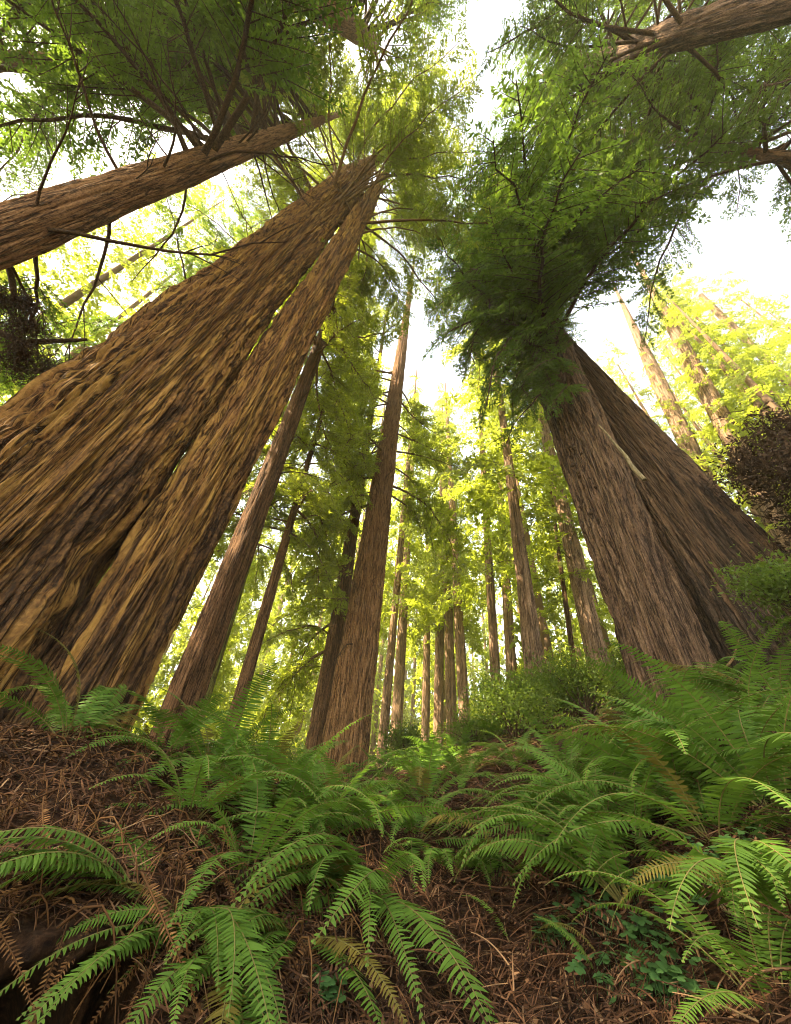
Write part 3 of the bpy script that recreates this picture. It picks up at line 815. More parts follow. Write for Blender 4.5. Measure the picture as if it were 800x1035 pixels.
# distant forest that reads as one mass
def far_woods():
    rg = np.random.default_rng(77); bag = Bag(); wood = Bag(); pts = []
    tries = 0
    while len(pts) < 110 and tries < 9000:
        tries += 1
        az = R(rg.uniform(20, 140)); d = rg.uniform(20, 95)
        x, y = math.cos(az) * d, math.sin(az) * d
        if any((x - a) ** 2 + (y - b) ** 2 < 4.0 ** 2 for a, b in pts): continue
        if -.14 < x / y < .42 and d < 36: continue
        pts.append((x, y))
        V, Q, T = FARL[int(rg.integers(3))]
        s = rg.uniform(.75, 1.1) * (.8 if az < R(58) else .6 if (R(98) < az < R(150) and d < 45) else 1); a = rg.random() * 6.28; z = G(x, y)
        c_, s_ = math.cos(a), math.sin(a)
        Rm = np.array([[c_, -s_, 0], [s_, c_, 0], [0, 0, 1]])
        sel = rg.random(len(Q)) < (.9 if d > 45 else .6)
        W = (V * s) @ Rm.T + np.array([x, y, z - 1.5])
        cen = W.reshape(-1, 4, 3)[sel].reshape(-1, 3)
        bag.add(cen, np.arange(len(cen)).reshape(-1, 4))
        q = np.linspace(0, 1, 6); TV, TF = tube(np.stack([q * 0 + x, q * 0 + y, z - 1 + q * 38 * s], 1), (.42 * s) * (1 - .85 * q), 8); wood.add(TV, TF)
    for k in range(8):                        # crowns filling in behind the left trunks
        az = R(rg.uniform(101, 128)); d = rg.uniform(19, 32); x, y = math.cos(az) * d, math.sin(az) * d; z = G(x, y)
        V, Q, T = FARC[2 + k % 2]; s = rg.uniform(.5, .7); a = rg.random() * 6.28; c_, s_ = math.cos(a), math.sin(a)
        W = ((V * s) @ np.array([[c_, -s_, 0], [s_, c_, 0], [0, 0, 1]]).T + np.array([x, y, z - 1]))
        bag.add(W, Q)
    for (ad, d, s) in [(131, 15, .8), (137, 19, 1.0), (143, 15.5, .85), (148, 21, 1.05), (153, 16, .9), (159, 19, .95)]:      # taller crowns beyond the big left trunk
        az = R(ad); x, y = math.cos(az) * d, math.sin(az) * d; z = G(x, y)
        V, Q, T = FARC[2 + int(ad) % 2]
        bag.add(V * s + np.array([x, y, z - 1]), Q)
        q = np.linspace(0, 1, 6); TV, TF = tube(np.stack([q * 0 + x, q * 0 + y, z - 1 + q * 38 * s], 1), .26 * (1 - .9 * q), 8); wood.add(TV, TF)
    for k in range(16):                       # low crowns clothing the sunny hillside
        az = R(rg.uniform(22, 50)); d = rg.uniform(19, 42); x, y = math.cos(az) * d, math.sin(az) * d; z = G(x, y)
        V, Q, T = FARC[2 + k % 2]; s = rg.uniform(.6, .92); a = rg.random() * 6.28; c_, s_ = math.cos(a), math.sin(a)
        sel = rg.random(len(Q)) < .8
        W = ((V * s) @ np.array([[c_, -s_, 0], [s_, c_, 0], [0, 0, 1]]).T + np.array([x, y, z - 1])).reshape(-1, 4, 3)[sel].reshape(-1, 3)
        bag.add(W, np.arange(len(W)).reshape(-1, 4))
        q = np.linspace(0, 1, 6); TV, TF = tube(np.stack([q * 0 + x, q * 0 + y, z - 1 + q * 36 * s], 1), .28 * (1 - .9 * q), 8); wood.add(TV, TF)
    V, Q, _ = bag.arrays(); WV, WQ, _ = wood.arrays()
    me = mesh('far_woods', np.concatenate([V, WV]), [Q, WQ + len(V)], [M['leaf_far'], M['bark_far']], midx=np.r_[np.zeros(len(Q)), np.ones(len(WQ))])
    tag(link('far_woods', me), 'hazy sunlit wall of far redwood foliage and stems closing the view', 'forest', kind='stuff')


far_woods()

# ------------------------------------------------------------------ bushes
def bush_mesh(rg, rx, ry, rz, n=2600, leaf=(.05, .028), nst=26):
    w = Bag(); lb, ld, ls = [], [], []
    for k in range(nst):
        a = rg.random() * 6.28; e = R(rg.uniform(15, 85))
        d = np.array([math.cos(a) * math.cos(e) * rx, math.sin(a) * math.cos(e) * ry, math.sin(e) * rz])
        q = np.linspace(0, 1, 7); l = rg.uniform(.7, 1.1)
        pts = d * (q[:, None] * l) + rg.normal(0, .04, (7, 3)) * q[:, None] * rx + UP * (.12 * np.sin(q * 3.14))[:, None] * rz
        V, F = tube(pts, .012 * (1 - .8 * q) + .002, 4); w.add(V, F)
        m = n // nst
        u = rg.uniform(.3, 1, m) ** .7
        c = np.stack([np.interp(u, q, pts[:, i]) for i in range(3)], 1)
        off = rg.normal(0, .13, (m, 3)) * np.array([rx, ry, rz * .8])
        lb.append(c + off); dd = unit(rg.normal(0, 1, (m, 3)) + np.array([0, 0, .1])); ld.append(dd)
        ls.append(unit(np.cross(dd, rg.normal(0, .5, (m, 3)) + UP)))
    lb = np.concatenate(lb); s = rg.uniform(.6, 1.3, len(lb))
    LV, LF = diamonds(lb, np.concatenate(ld), np.concatenate(ls), leaf[0] * s, leaf[1] * s)
    WV, WF, _ = w.arrays()
    return mesh('stem', WV, [WF], [M['twig']]), mesh('foliage', LV, [LF], [M['leaf_bush']])


BUSH = [((520, 735), 8.5, (1.1, .9, 1.0), 'dark rounded huckleberry bush on the crest in front of the slim pale trunk', 9000, (.06, .032)),
        ((592, 715), 8.8, (1.1, .9, .95), 'yellow green bush against the left foot of the big right redwood', 8000, (.06, .03)),
        ((556, 722), 10.5, (1.0, .9, .9), 'small leafy bush between the two crest bushes', 6000, (.07, .035)),
        ((640, 705), 9.8, (.9, .8, .8), 'low bush half hidden behind the right redwood base', 4500, (.06, .03)),
        ((785, 590), 6.6, (.9, .8, .9), 'airy huckleberry shrub growing beside the right edge of the double trunk', 4200, (.07, .03)),
        ((480, 745), 10.0, (.9, .7, .8), 'wispy shrub under the bright distant cluster', 3500, (.06, .03)),
        ((410, 765), 12.0, (1.0, .8, .9), 'leafy shrub right of the central redwood foot', 5000, (.07, .035)),
        ((270, 765), 10.0, (1.1, .8, .9), 'shrub beneath the thin dark leaning trunk', 5000, (.07, .035))]
for i, (b, d, s, lab, n, lf) in enumerate(BUSH):
    q = P(b[0], b[1], d); z = G(q[0], q[1]) if i != 4 else q[2] - .5
    t = thing('shrub', lab, 'shrub', (q[0], q[1], min(z, q[2]) - .1))
    s = (s[0] * 1.15, s[1] * 1.15, s[2] * 1.35) if i < 4 else s
    st, fo = bush_mesh(np.random.default_rng(600 + i), *s, n=n, leaf=lf)
    link('stem', st, t); link('foliage', fo, t)

# dark tangle of dead roots and brush at the right edge
def tangle(rg, n, rx, ry, rz, L=(.3, .9), r=.012):
    b = Bag()
    cen = rg.normal(0, .55, (9, 3)); cen[:, 2] -= .25 * np.abs(rg.normal(0, 1, 9)); rad = rg.uniform(.12, .38, 9)
    for k in range(n):
        h_ = int(rg.integers(9)); c = (cen[h_] + rg.normal(0, 1, 3) * rad[h_]) * np.array([rx, ry, rz]); d = unit(rg.normal(0, 1, 3) + np.array([.2, .2, -.5])); l = rg.uniform(*L); q = np.linspace(0, 1, 6)
        pts = c + d * (q[:, None] - .5) * l + rg.normal(0, .05 * l, (6, 3))
        V, F = tube(pts, r * rg.uniform(.4, 1.4) * (1 - .6 * q), 5); b.add(V, F)
    m = n * 14; h_ = rg.integers(0, 9, m); c = (cen[h_] + rg.normal(0, 1, (m, 3)) * rad[h_][:, None]) * np.array([rx, ry, rz]) ; d = unit(rg.normal(0, 1, (m, 3))); sd_ = unit(np.cross(d, rg.normal(0, 1, (m, 3))))
    lv, lf_ = diamonds(c, d, sd_, L[0] * rg.uniform(.15, .45, m), L[0] * rg.uniform(.08, .2, m)); b.add(lv, lf_)
    V, F, _ = b.arrays()
    return V, F


q = P(806, 468, 8.5)
_V, _F = tangle(np.random.default_rng(8), 900, .8, .8, 1.1, r=.007)
tag(link('root_wad', mesh('root_wad', _V, [_F], [M['twig']], smooth=True), None, tuple(q)), 'dark tangled root wad and dead brush at the right edge above the double trunk', 'root wad')
q = P(22, 342, 5.6)
_V, _F = tangle(np.random.default_rng(9), 520, .34, .34, .36, L=(.10, .34), r=.006)
_V2, _F2 = tube([(-.9, 0, .25), (-.4, 0, .1), (0, .05, .0), (.6, .1, .3)], [.05, .045, .04, .02], 7)
tag(link('twig_clump', mesh('twig_clump', np.concatenate([_V, _V2]), [_F, _F2 + len(_V)], [M['twig']], smooth=True), None, tuple(q)), 'round dark clump of dead twigs lodged beside the left trunk', 'twig clump')

# broken pale branch lodged in the fissure of the right tree, and a bent stick at its foot
def stick(name, label, a, b, r, mat, bend=.06, n=9, seed=0, cat='stick', wob=.35):
    rg = np.random.default_rng(seed); a = np.array(a); b = np.array(b); s = np.linspace(0, 1, n)
    L = np.linalg.norm(b - a); sd = unit(np.cross(b - a, CAM - a))
    pts = a + (b - a) * s[:, None] + sd * (np.sin(s * 3.14) * bend * L)[:, None] + rg.normal(0, .004 * L, (n, 3))
    V, F = tube(pts - a, r * (1 - .7 * s), 8, wob, rg)
    tag(link(name, mesh(name, V, [F], [mat], smooth=True), None, tuple(a)), label, cat)


stick('broken_branch', 'pale broken branch lodged across the fissure of the right redwood', P(650, 486, 6.75), P(606, 430, 6.95), .045, M['dead_wood'], .01, seed=3, cat='branch')
stick('bent_stick', 'long bent reddish stick leaning at the foot of the right redwood', P(694, 690, 6.3), P(748, 642, 6.6), .022, M['twig_warm'], .14, seed=4)

# ------------------------------------------------------------------ ferns
def frond_geo(rg, L=.9, e0=60, bend=95, npair=34, pl=.10, hi=True, twist=0.0, wf=1.0):
    s = np.linspace(0, 1, 26)
    e = R(e0) - R(bend) * s ** 1.25
    ds = L / 25
    x = np.r_[0, np.cumsum(np.cos(e[:-1]) * ds)]; z = np.r_[0, np.cumsum(np.sin(e[:-1]) * ds)]
    y = twist * L * s ** 2
    pts = np.stack([x, y, z], 1)
    V0, F0 = tube(pts, .0034 * (1 - .8 * s) + .0006, 4)
    st = Bag(); st.add(V0, F0)
    lf = Bag()
    sp = .13 + .87 * (np.arange(npair) + .5) / npair
    Wp = L * .87 / npair * (.43 if hi else .5) * wf
    Tn = unit(np.gradient(pts, axis=0))
    stations = np.array([0, .08, .3, .6, .85, 1.0]) if hi else np.array([0, .3, .75, 1.0])
    wid = np.array([.45, 1., .95, .72, .38, .02]) if hi else np.array([.6, 1, .6, .02])
    ns = len(stations)
    for k, u in enumerate(sp):
        b = np.array([np.interp(u, s, pts[:, c]) for c in range(3)]); tg = unit(np.array([np.interp(u, s, Tn[:, c]) for c in range(3)]))
        prof = min(1, .55 + (u - .13) * 2.2) * (1 - max(0, (u - .42) / .60)) ** .8 if u < 1 else 0
        for sd in (-1, 1):
            lat = np.array([0, sd, 0.]); nrm = unit(np.cross(tg, lat) * sd)
            d = unit(lat + tg * rg.uniform(.12, .28) - nrm * 0 + np.array([0, 0, rg.uniform(-.22, .02)]))
            ln = max(.006, pl * prof * rg.uniform(.9, 1.08))
            wdir = unit(tg - d * (tg @ d))
            tip = tg * .14 * ln - np.array([0, 0, 1]) * .10 * ln
            if rg.random() < .05: ln *= rg.uniform(.25, .7)
            c = b + d * (stations[:, None] * ln) + tip * (stations ** 2)[:, None]
            ww = Wp * wid * (.65 + .35 * prof)
            tw = nrm * rg.normal(0, .22)
            A = c + (wdir + tw) * ww[:, None]; B = c - (wdir + tw) * ww[:, None] * .85
            V = np.empty((2 * ns, 3)); V[0::2] = A; V[1::2] = B
            i = np.arange(ns - 1) * 2
            F = np.stack([i, i + 1, i + 3, i + 2], 1)
            lf.add(V, F)
    a = st.arrays(); c = lf.arrays()
    return a, c


def frond_mesh(seed, dead=False, **kw):
    (SV, SF, _), (LV, LF, _) = frond_geo(np.random.default_rng(seed), **kw)
    mats = [M['fern_dead'], M['fern_dead']] if dead else [M['fern_stem'], M['fern']]
    return mesh('frond', np.concatenate([SV, LV]), [SF, LF + len(SV)], mats, midx=np.r_[np.zeros(len(SF)), np.ones(len(LF))], smooth=True)


FR = {}      # elevation class -> templates
for ci, (e0, bd) in enumerate([(78, 75), (66, 95), (52, 100), (36, 85), (18, 70), (0, 60)]):
    FR[ci] = [frond_mesh(700 + ci * 10 + j, L=.9, e0=e0 + j * 4 - 4, bend=bd + j * 10 - 8, npair=42 + j, pl=.088 + .008 * j, twist=(-.12, .0, .14)[j]) for j in range(3)]
FRLO = {}
for ci, (e0, bd) in enumerate([(78, 75), (66, 95), (52, 100), (36, 85), (18, 70), (0, 60)]):
    FRLO[ci] = [frond_mesh(760 + ci * 10 + j, L=.9, e0=e0, bend=bd + j * 12 - 6, npair=26, pl=.09, hi=False, twist=(-.1, .12)[j]) for j in range(2)]
FRD = [frond_mesh(790 + j, dead=True, L=.8, e0=(10, -10, 20)[j], bend=(95, 80, 110)[j], npair=40, pl=.032, wf=.55, hi=False, twist=(.1, -.1, 0)[j]) for j in range(3)]

FROLD = {}
for ci, l_ in FR.items():
    FROLD[ci] = []
    for me_ in l_:
        c_ = me_.copy(); c_.materials[1] = M['fern_old']; FROLD[ci].append(c_)
FERN_GROUP = 'sword ferns on the slope'
def fern(loc, label, n=13, size=1.0, seed=0, elev=None, azr=None, low=False, dead=2, hero=()):
    rg = np.random.default_rng(seed)
    t = thing('sword_fern', label, 'fern', tuple(loc), 0, FERN_GROUP)
    T = FRLO if low else FR
    for k in range(n):
        f = k / max(1, n - 1)
        ci = int(np.clip(round(f * 4.4 + rg.normal(0, .5)), 0, 4)) if elev is None else int(rg.choice(elev))
        a = k * 2.39996 + rg.normal(0, .25) if azr is None else R(rg.uniform(*azr))
        T_ = FROLD if (not low and rg.random() < .07) else T
        link('frond', T_[ci][int(rg.integers(len(T_[ci])))], t, (.03 * math.cos(a), .03 * math.sin(a), 0), (rg.normal(0, .22), rg.normal(0, .08), a), size * rg.uniform(.75, 1.15))
    for (ci, adeg, s, roll) in hero:
        link('frond', T[ci][0], t, (0, 0, 0), (roll, 0, R(adeg)), s)
    for k in range(dead):
        a = rg.random() * 6.28
        o = link('frond', FRD[int(rg.integers(3))], t, (0, 0, 0), (rg.normal(0, .4), .1, a), size * rg.uniform(.7, 1.0))
        o['label'] = 'brown withered frond'
    return t


FERNS = [  # px, py of the crown on the ground, n, size, label, options
    (70, 750, 8, .95, 'small fern on top of the left bank against the dark bark', dict(azr=(90, 260), elev=[0, 1, 1, 2], dead=1)),
    (150, 905, 8, .80, 'fern with long fronds arching left over the dark hollow', dict(azr=(120, 235), elev=[2, 3, 3], dead=2)),
    (205, 935, 8, .70, 'fern drooping down just right of the dark hollow', dict(azr=(200, 330), elev=[3, 4], dead=2)),
    (165, 765, 10, .75, 'soft fern behind the bank below the straight brown redwood', {}),
    (215, 785, 13, .95, 'full fern left of centre below the thin dark leaning trunk', {}),
    (262, 825, 11, .75, 'fern with an upright broad frond left of the central redwood', dict(elev=[0, 0, 1, 2])),
    (250, 885, 10, .70, 'fern on the bank face left of centre with fronds fanning forward', dict(dead=2)),
    (320, 850, 12, .85, 'fern directly below the central redwood foot', {}),
    (372, 905, 12, .90, 'big near fern with a bright frond hanging toward the bottom edge', dict(azr=(180, 300), elev=[2, 3, 3, 4], dead=2)),
    (300, 945, 7, .60, 'near fern at the bottom left of centre with a broad light frond', dict(azr=(200, 330), elev=[3, 4], dead=1)),
    (392, 812, 11, .62, 'fern in front of the right side of the central redwood', {}),
    (430, 815, 12, .80, 'fern at the upper end of the bare brown track', {}),
    (455, 880, 8, .60, 'fern leaning over the left side of the bare brown track', dict(azr=(200, 380), elev=[2, 3])),
    (500, 895, 7, .58, 'fern arching across the middle of the bare brown track', dict(azr=(-60, 120), elev=[2, 3])),
    (525, 955, 3, .45, 'tiny two frond fern rising from the bare brown track', dict(elev=[1, 2], dead=0)),
    (470, 790, 11, .85, 'fern on the crest under the bright distant cluster', {}),
    (520, 775, 12, .85, 'fern on the crest below the dark huckleberry bush', {}),
    (575, 790, 12, .85, 'fern below the yellow green bush', {}),
    (545, 835, 9, .70, 'fern right of the bare brown track, half way up', {}),
    (610, 845, 12, .85, 'wide fern in the middle right with fronds reaching to the track', dict(hero=((2, 170, .95, .2), (2, 200, .9, 0)))),
    (655, 800, 13, .95, 'large fern with a pale arching frond below the right redwood', dict(hero=((1, 175, 1.1, .1),))),
    (640, 915, 10, .85, 'near fern whose long stems lean left above the sorrel patch', dict(azr=(80, 220), elev=[1, 2, 2])),
    (705, 775, 13, .95, 'tall fern in front of the double trunk fissure', {}),
    (760, 745, 13, .95, 'fern at the right redwood foot with smooth pale fronds', {}),
    (795, 720, 12, 1.0, 'highest fern at the right edge', dict(elev=[0, 1, 2])),
    (725, 850, 12, .85, 'dark fern in the middle of the right slope', {}),
    (790, 830, 11, .90, 'fern at the right edge half way down with upright stems', dict(elev=[0, 1, 1, 2])),
    (800, 935, 7, .75, 'fern whose single bright frond sweeps in from the right edge', dict(azr=(150, 240), elev=[2, 3])),
    (780, 1015, 6, .60, 'fern in the bottom right corner', dict(elev=[1, 2, 3])),
    (615, 985, 2, .28, 'tiny yellowish fern beside the sorrel leaves', dict(elev=[1, 2], dead=0)),
    (680, 745, 12, .85, 'fern touching the left foot of the right redwood', {}),
    (630, 760, 12, .85, 'fern just under the low bush by the right redwood', {}),
    (230, 990, 5, .62, 'lowest fern on the bank at the bottom edge', dict(azr=(220, 320), elev=[3, 4], dead=1)),
    (590, 815, 11, .85, 'fern between the crest fern and the wide middle right fern', {}),
    (690, 820, 12, .9, 'fern in front of the tall fissure fern', {}),
    (640, 865, 9, .75, 'fern on the right slope just above the sorrel patch', {}),
    (760, 800, 12, .95, 'broad fern on the right slope below the smooth fronded one', {}),
    (735, 715, 12, .9, 'fern pressed against the bark at the fissure of the double trunk', {}),
    (345, 838, 11, .75, 'fern between the big near fern and the central redwood', {}),
    (275, 845, 10, .8, 'fern at the right end of the root bank', {}),
    (190, 830, 9, .7, 'fern half way down the root bank', dict(elev=[1, 2, 3])),
    (420, 850, 11, .8, 'fern left of the top of the bare track', {}),
    (425, 785, 11, .7, 'fern beneath the hazy pole right of the central redwood', dict(low=True)),
]
for i, (px, py, n, s, lab, opt) in enumerate(FERNS):
    h = hit(px, py)
    if h is None:
        h = P(px, py, 9.0); h[2] = G(h[0], h[1])
    print('FERN', i, (px, py), np.round(h, 2), 'd', round(float(math.hypot(h[0], h[1])), 2))
    fern((h[0], h[1], h[2] - .02), lab, n=n + (6 if n > 5 else 0), size=s * (1.2 if n > 8 else 1.05), seed=900 + i, **opt)

# ferns beyond the crest that read as one bed
def fern_bed():
    rg = np.random.default_rng(5); bag = Bag()
    src = [frond_geo(np.random.default_rng(800 + j), L=.9, e0=70 - 14 * j, bend=95, npair=16, pl=.10, hi=False)[1] for j in range(4)]
    c = 0
    while c < 150:
        x, y = rg.uniform(-9, 9), rg.uniform(6.5, 22)
        if y < 7.0 + .15 * abs(x): continue
        z = G(x, y); c += 1
        for k in range(11):
            V, F, _ = src[int(rg.integers(4))]
            a = rg.random() * 6.28; s = rg.uniform(.7, 1.15)
            Rm = np.array(Euler((rg.normal(0, .25), 0, a)).to_matrix())
            bag.add((V * s) @ Rm.T + np.array([x, y, z]), F)
    tag(link('fern_bed', bag.mesh('fern_bed', [M['fern']])), 'mass of ferns covering the ground beyond the crest', 'ground cover', kind='stuff')


fern_bed()

# ------------------------------------------------------------------ litter, roots and hanging dead fronds
def litter():
    rg = np.random.default_rng(6); n = 65000
    r = rg.uniform(1.2 ** .6, 9 ** .6, n) ** (1 / .6); th = rg.uniform(R(25), R(158), n)
    x, y = r * np.cos(th), r * np.sin(th)
    w = cave_w(th); keep = ~((w > .2) & (r < RLIP + .02)); x, y, r = x[keep], y[keep], r[keep]; n = len(x)
    z = G(x, y) + rg.uniform(.0, .03, n)
    a = rg.random(n) * 6.28; tl = rg.normal(0, .35, n)
    # follow the slope
    e = .05; gx = (G(x + e, y) - G(x - e, y)) / (2 * e); gy = (G(x, y + e) - G(x, y - e)) / (2 * e)
    d = np.stack([np.cos(a), np.sin(a), gx * np.cos(a) + gy * np.sin(a) + tl], 1); d = unit(d)
    L = rg.uniform(.04, .16, n) * (1 + (rg.random(n) < .06) * 1.6); wd = rg.uniform(.0015, .0042, n) * np.clip(r / 2.6, .8, 2.2)
    side = unit(np.cross(d, UP + rg.normal(0, .5, (n, 3)))); nrm = np.cross(side, d)
    b = np.stack([x, y, z], 1)
    st = []
    cv = rg.normal(0, .18, n)
    for q in (0, .33, .66, 1.0):
        c = b + d * (L * (q - .5))[:, None] + nrm * (.25 * L * (.25 - (q - .5) ** 2))[:, None] + side * (L * cv * q * q)[:, None]
        k = (.6, 1, .9, .3)[int(q * 3 + .1)]
        st += [c + side * (wd * k)[:, None], c - side * (wd * k)[:, None]]
    V = np.stack(st, 1).reshape(-1, 3)
    o = np.arange(n)[:, None, None] * 8 + np.array([[0, 1, 3, 2], [2, 3, 5, 4], [4, 5, 7, 6]])[None]
    bag = Bag(); bag.add(V, o.reshape(-1, 4))
    src = [frond_geo(np.random.default_rng(850 + j), L=.2, e0=10, bend=25 + 15 * j, npair=11, pl=.028, hi=False, wf=.55, twist=(-.2, .1, .25)[j]) for j in range(3)]
    for k in range(2600):                     # shed needle sprays lying on the duff
        i = int(rg.integers(n)); (SV, SF, _), (LV, LF, _) = src[k % 3]
        Rm = np.array(Euler((rg.normal(0, .5), rg.normal(-.1, .25), rg.random() * 6.28)).to_matrix()); s = rg.uniform(.5, 1.3)
        bag.add((LV * s) @ Rm.T + b[i] + UP * .012, LF); bag.add((SV * s) @ Rm.T + b[i] + UP * .012, SF)
    m = 9000; i = rg.integers(0, n, m); dd = unit(rg.normal(0, 1, (m, 3)) * np.array([1, 1, .35])); ss = unit(np.cross(dd, UP + rg.normal(0, .35, (m, 3))))
    lv, lf_ = diamonds(b[i] + UP * .008, dd, ss, rg.uniform(.015, .06, m), rg.uniform(.008, .025, m)); bag.add(lv, lf_)      # bark chips
    tag(link('needle_litter', bag.mesh('needle_litter', [M['litter']])), 'reddish brown twigs and needle litter strewn over the slope', 'litter', kind='stuff')


litter()


def bank_hang():
    rg = np.random.default_rng(14); bag = Bag()
    src = [frond_geo(np.random.default_rng(830 + j), L=.6, e0=-20 - 12 * j, bend=60, npair=36, pl=.028, wf=.55, hi=False) for j in range(3)]
    for k in range(190):
        th = rg.uniform(CAVE_TH - .35, R(152)); rr = rg.uniform(RLIP - .02, RLIP + 1.3)
        x, y = rr * math.cos(th), rr * math.sin(th); z = G(x, y) + .03
        (SV, SF, _), (LV, LF, _) = src[int(rg.integers(3))]
        a = th + math.pi + rg.normal(0, .5); s = rg.uniform(.5, 1.15)
        Rm = np.array(Euler((rg.normal(0, .6), rg.normal(.0, .2), a)).to_matrix())
        bag.add((SV * s) @ Rm.T + np.array([x, y, z]), SF); bag.add((LV * s) @ Rm.T + np.array([x, y, z]), LF)
    for k in range(420):                      # fine roots and dead stems
        th = rg.uniform(CAVE_TH - .4, R(156)); rr = rg.uniform(RLIP - .03, RLIP + 1.6)
        x, y = rr * math.cos(th), rr * math.sin(th); z = G(x, y) + .02
        a = th + math.pi + rg.normal(0, .9); l = rg.uniform(.15, .55); q = np.linspace(0, 1, 6)
        d = np.array([math.cos(a), math.sin(a), 0]); sd = np.array([-math.sin(a), math.cos(a), 0])
        pts = np.array([x, y, z]) + d * (q[:, None] * l * .6) + UP * ((.25 * np.sin(q * 3) - .45 * q ** 1.5) * l)[:, None] + sd * (rg.normal(0, .15) * l * q ** 2)[:, None]
        V, F = tube(pts, rg.uniform(.002, .005) * (1 - .6 * q), 4); bag.add(V, F)
    tag(link('dead_frond_litter', bag.mesh('dead_frond_litter', [M['fern_dead']])), 'brown dead fronds and fine roots hanging over the left bank', 'litter', kind='stuff')


bank_hang()


def sorrel():
    rg = np.random.default_rng(15); bag = Bag()
    spots = [(585, 890, 30, 14), (640, 905, 30, 12), (590, 935, 28, 22), (650, 960, 40, 14), (640, 1000, 50, 22), (700, 905, 40, 20), (720, 880, 30, 15), (560, 960, 18, 10), (680, 1020, 40, 12), (330, 1020, 10, 6), (760, 870, 20, 12)]
    tt = np.linspace(0, 2 * math.pi, 11)[:-1]
    heart = np.stack([.5 + .5 * np.cos(tt) - .18 * np.exp(-(tt - 0) ** 2 * 4) - .18 * np.exp(-(tt - 2 * math.pi) ** 2 * 4), .52 * np.sin(tt) * (.75 + .4 * np.cos(tt) * .5 + .1), 0 * tt], 1)
    for (cx, cy, sx, sy) in spots:
        for k in range(int(10 + sx * .6)):
            h = hit(cx + rg.normal(0, sx * .6), cy + rg.normal(0, sy * .6))
            if h is None: continue
            hh = rg.uniform(.03, .09); s = rg.uniform(.022, .036)
            top = h + np.array([rg.normal(0, .01), rg.normal(0, .01), hh])
            V, F = tube([h - UP * .02, (h + top) / 2 + rg.normal(0, .004, 3), top], [.0012, .001, .0009], 3); bag.add(V, F)
            a0 = rg.random() * 6.28; til = Euler((rg.normal(0, .25) + .15, rg.normal(0, .25), 0)).to_matrix()
            for j in range(3):
                Rz = Euler((0, R(rg.uniform(0, 22)), a0 + j * 2.094)).to_matrix()
                Vl = (heart * s) @ np.array(Rz).T @ np.array(til).T + top
                V = np.concatenate([top[None], Vl]); n = len(Vl)
                T = np.array([[0, 1 + i, 1 + (i + 1) % n] for i in range(n)])
                bag.add(V, None, T)
    tag(link('wood_sorrel', bag.mesh('wood_sorrel', [M['sorrel']])), 'patch of three leaved wood sorrel on the lower right slope', 'ground cover', kind='stuff')


sorrel()

# a few fallen sticks
for i, (a, b, r, lab) in enumerate([((448, 935), (470, 972), .006, 'thin pale stick on the bare brown track'),
                                    ((735, 925), (800, 960), .014, 'grey weathered stick at the right edge of the lower slope'),
                                    ((705, 935), (716, 992), .008, 'upright brown stick beside the sorrel patch'),
                                    ((560, 915), (640, 965), .006, 'long thin stick crossing the sorrel patch')]):
    pa, pb = hit(*a), hit(*b)
    stick('fallen_stick', lab, pa + UP * .02, pb + UP * .03, r, M['dead_wood'] if i < 2 else M['twig_warm'], .05, seed=20 + i)

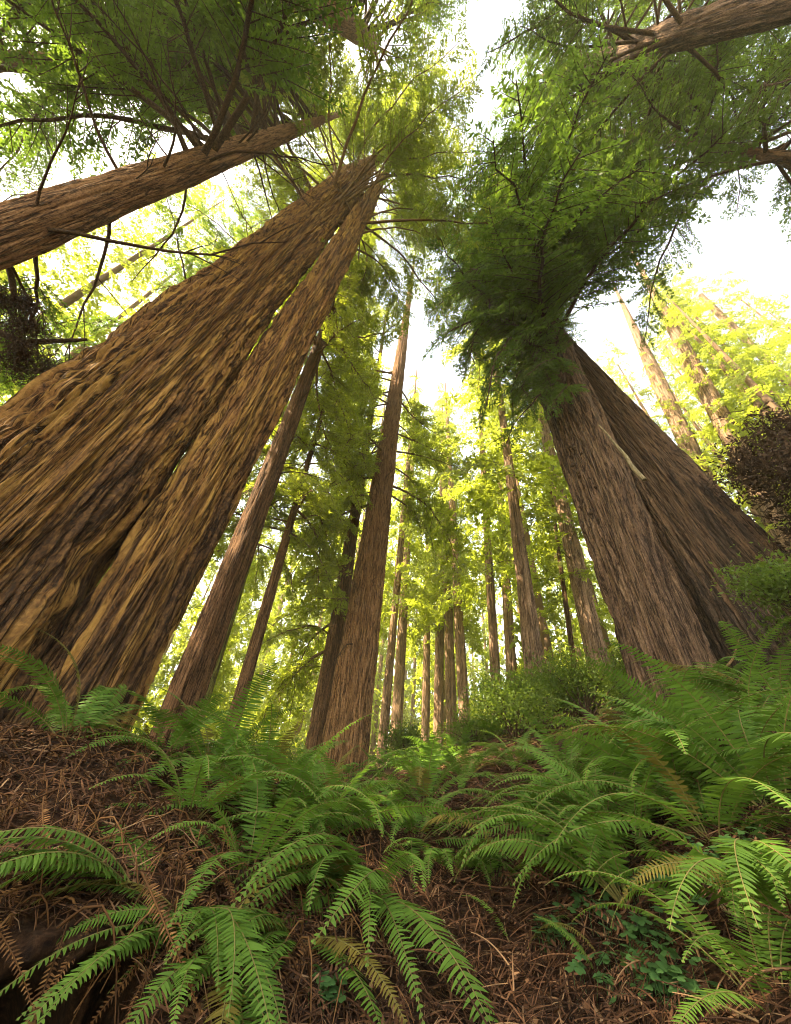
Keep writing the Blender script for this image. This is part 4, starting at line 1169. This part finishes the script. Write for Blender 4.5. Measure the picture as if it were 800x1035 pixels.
# ------------------------------------------------------------------ air
HAZE = .0014
if HAZE:
    hx = np.array([(a, b, c) for a in (-420, 420) for b in (-420, 420) for c in (-130, 175)], float)
    hm, hnt, hnd, hlk = new_mat('haze')
    pv = N_(hnd, 'ShaderNodeVolumePrincipled'); pv.inputs['Density'].default_value = HAZE; pv.inputs['Color'].default_value = (.98, .92, .70, 1); pv.inputs['Anisotropy'].default_value = .1
    ho = N_(hnd, 'ShaderNodeOutputMaterial'); hlk.new(pv.outputs[0], ho.inputs['Volume'])
    tag(link('haze', mesh('haze', hx, [np.array([(0, 1, 3, 2), (4, 6, 7, 5), (0, 4, 5, 1), (2, 3, 7, 6), (0, 2, 6, 4), (1, 5, 7, 3)])], [hm])), 'warm haze hanging in the sunlit air between the trees', 'haze', kind='stuff')

# ------------------------------------------------------------------ light
SUN_AZ, SUN_EL = R(200), R(51)
sd = np.array([math.cos(SUN_AZ) * math.cos(SUN_EL), math.sin(SUN_AZ) * math.cos(SUN_EL), math.sin(SUN_EL)])
sl = bpy.data.lights.new('sun', 'SUN'); sl.energy = 5.0; sl.angle = R(.5); sl.color = (1, .90, .72)
so = bpy.data.objects.new('sun', sl); COL.objects.link(so)
so.rotation_euler = Vector(sd).to_track_quat('Z', 'Y').to_euler()
w = bpy.data.worlds.new('World'); sc.world = w; w.use_nodes = True
nt = w.node_tree; bg = nt.nodes['Background']
sky = nt.nodes.new('ShaderNodeTexSky'); sky.sky_type = 'NISHITA'; sky.sun_disc = False
sky.sun_elevation = SUN_EL; sky.sun_rotation = math.pi / 2 - SUN_AZ
sky.dust_density = 1.0
nt.links.new(sky.outputs[0], bg.inputs['Color']); bg.inputs['Strength'].default_value = .15

# ------------------------------------------------------------------ camera
cd = bpy.data.cameras.new('camera'); cam = bpy.data.objects.new('camera', cd); COL.objects.link(cam)
Mx = Matrix(((RC[0], UC[0], -FW[0], CAM[0]), (RC[1], UC[1], -FW[1], CAM[1]), (RC[2], UC[2], -FW[2], CAM[2]), (0, 0, 0, 1)))
cam.matrix_world = Mx
cd.sensor_fit = 'VERTICAL'; cd.sensor_height = 36.0; cd.lens = 36.0 * FPX / PH
cd.clip_start = .05; cd.clip_end = 1000
sc.camera = cam

sc.view_settings.view_transform = 'Standard'; sc.view_settings.look = 'None'; sc.view_settings.gamma = 1
sc.view_settings.exposure = 2.85
sc.view_settings.use_white_balance = True
sc.view_settings.white_balance_temperature = 8000
cy = sc.cycles
cy.max_bounces = 6; cy.diffuse_bounces = 4; cy.glossy_bounces = 2; cy.transmission_bounces = 4; cy.volume_bounces = 1; cy.transparent_max_bounces = 4
cy.use_denoising = True
cy.filter_width = 1.0
cy.sample_clamp_indirect = 6.0
cy.caustics_reflective = False; cy.caustics_refractive = False
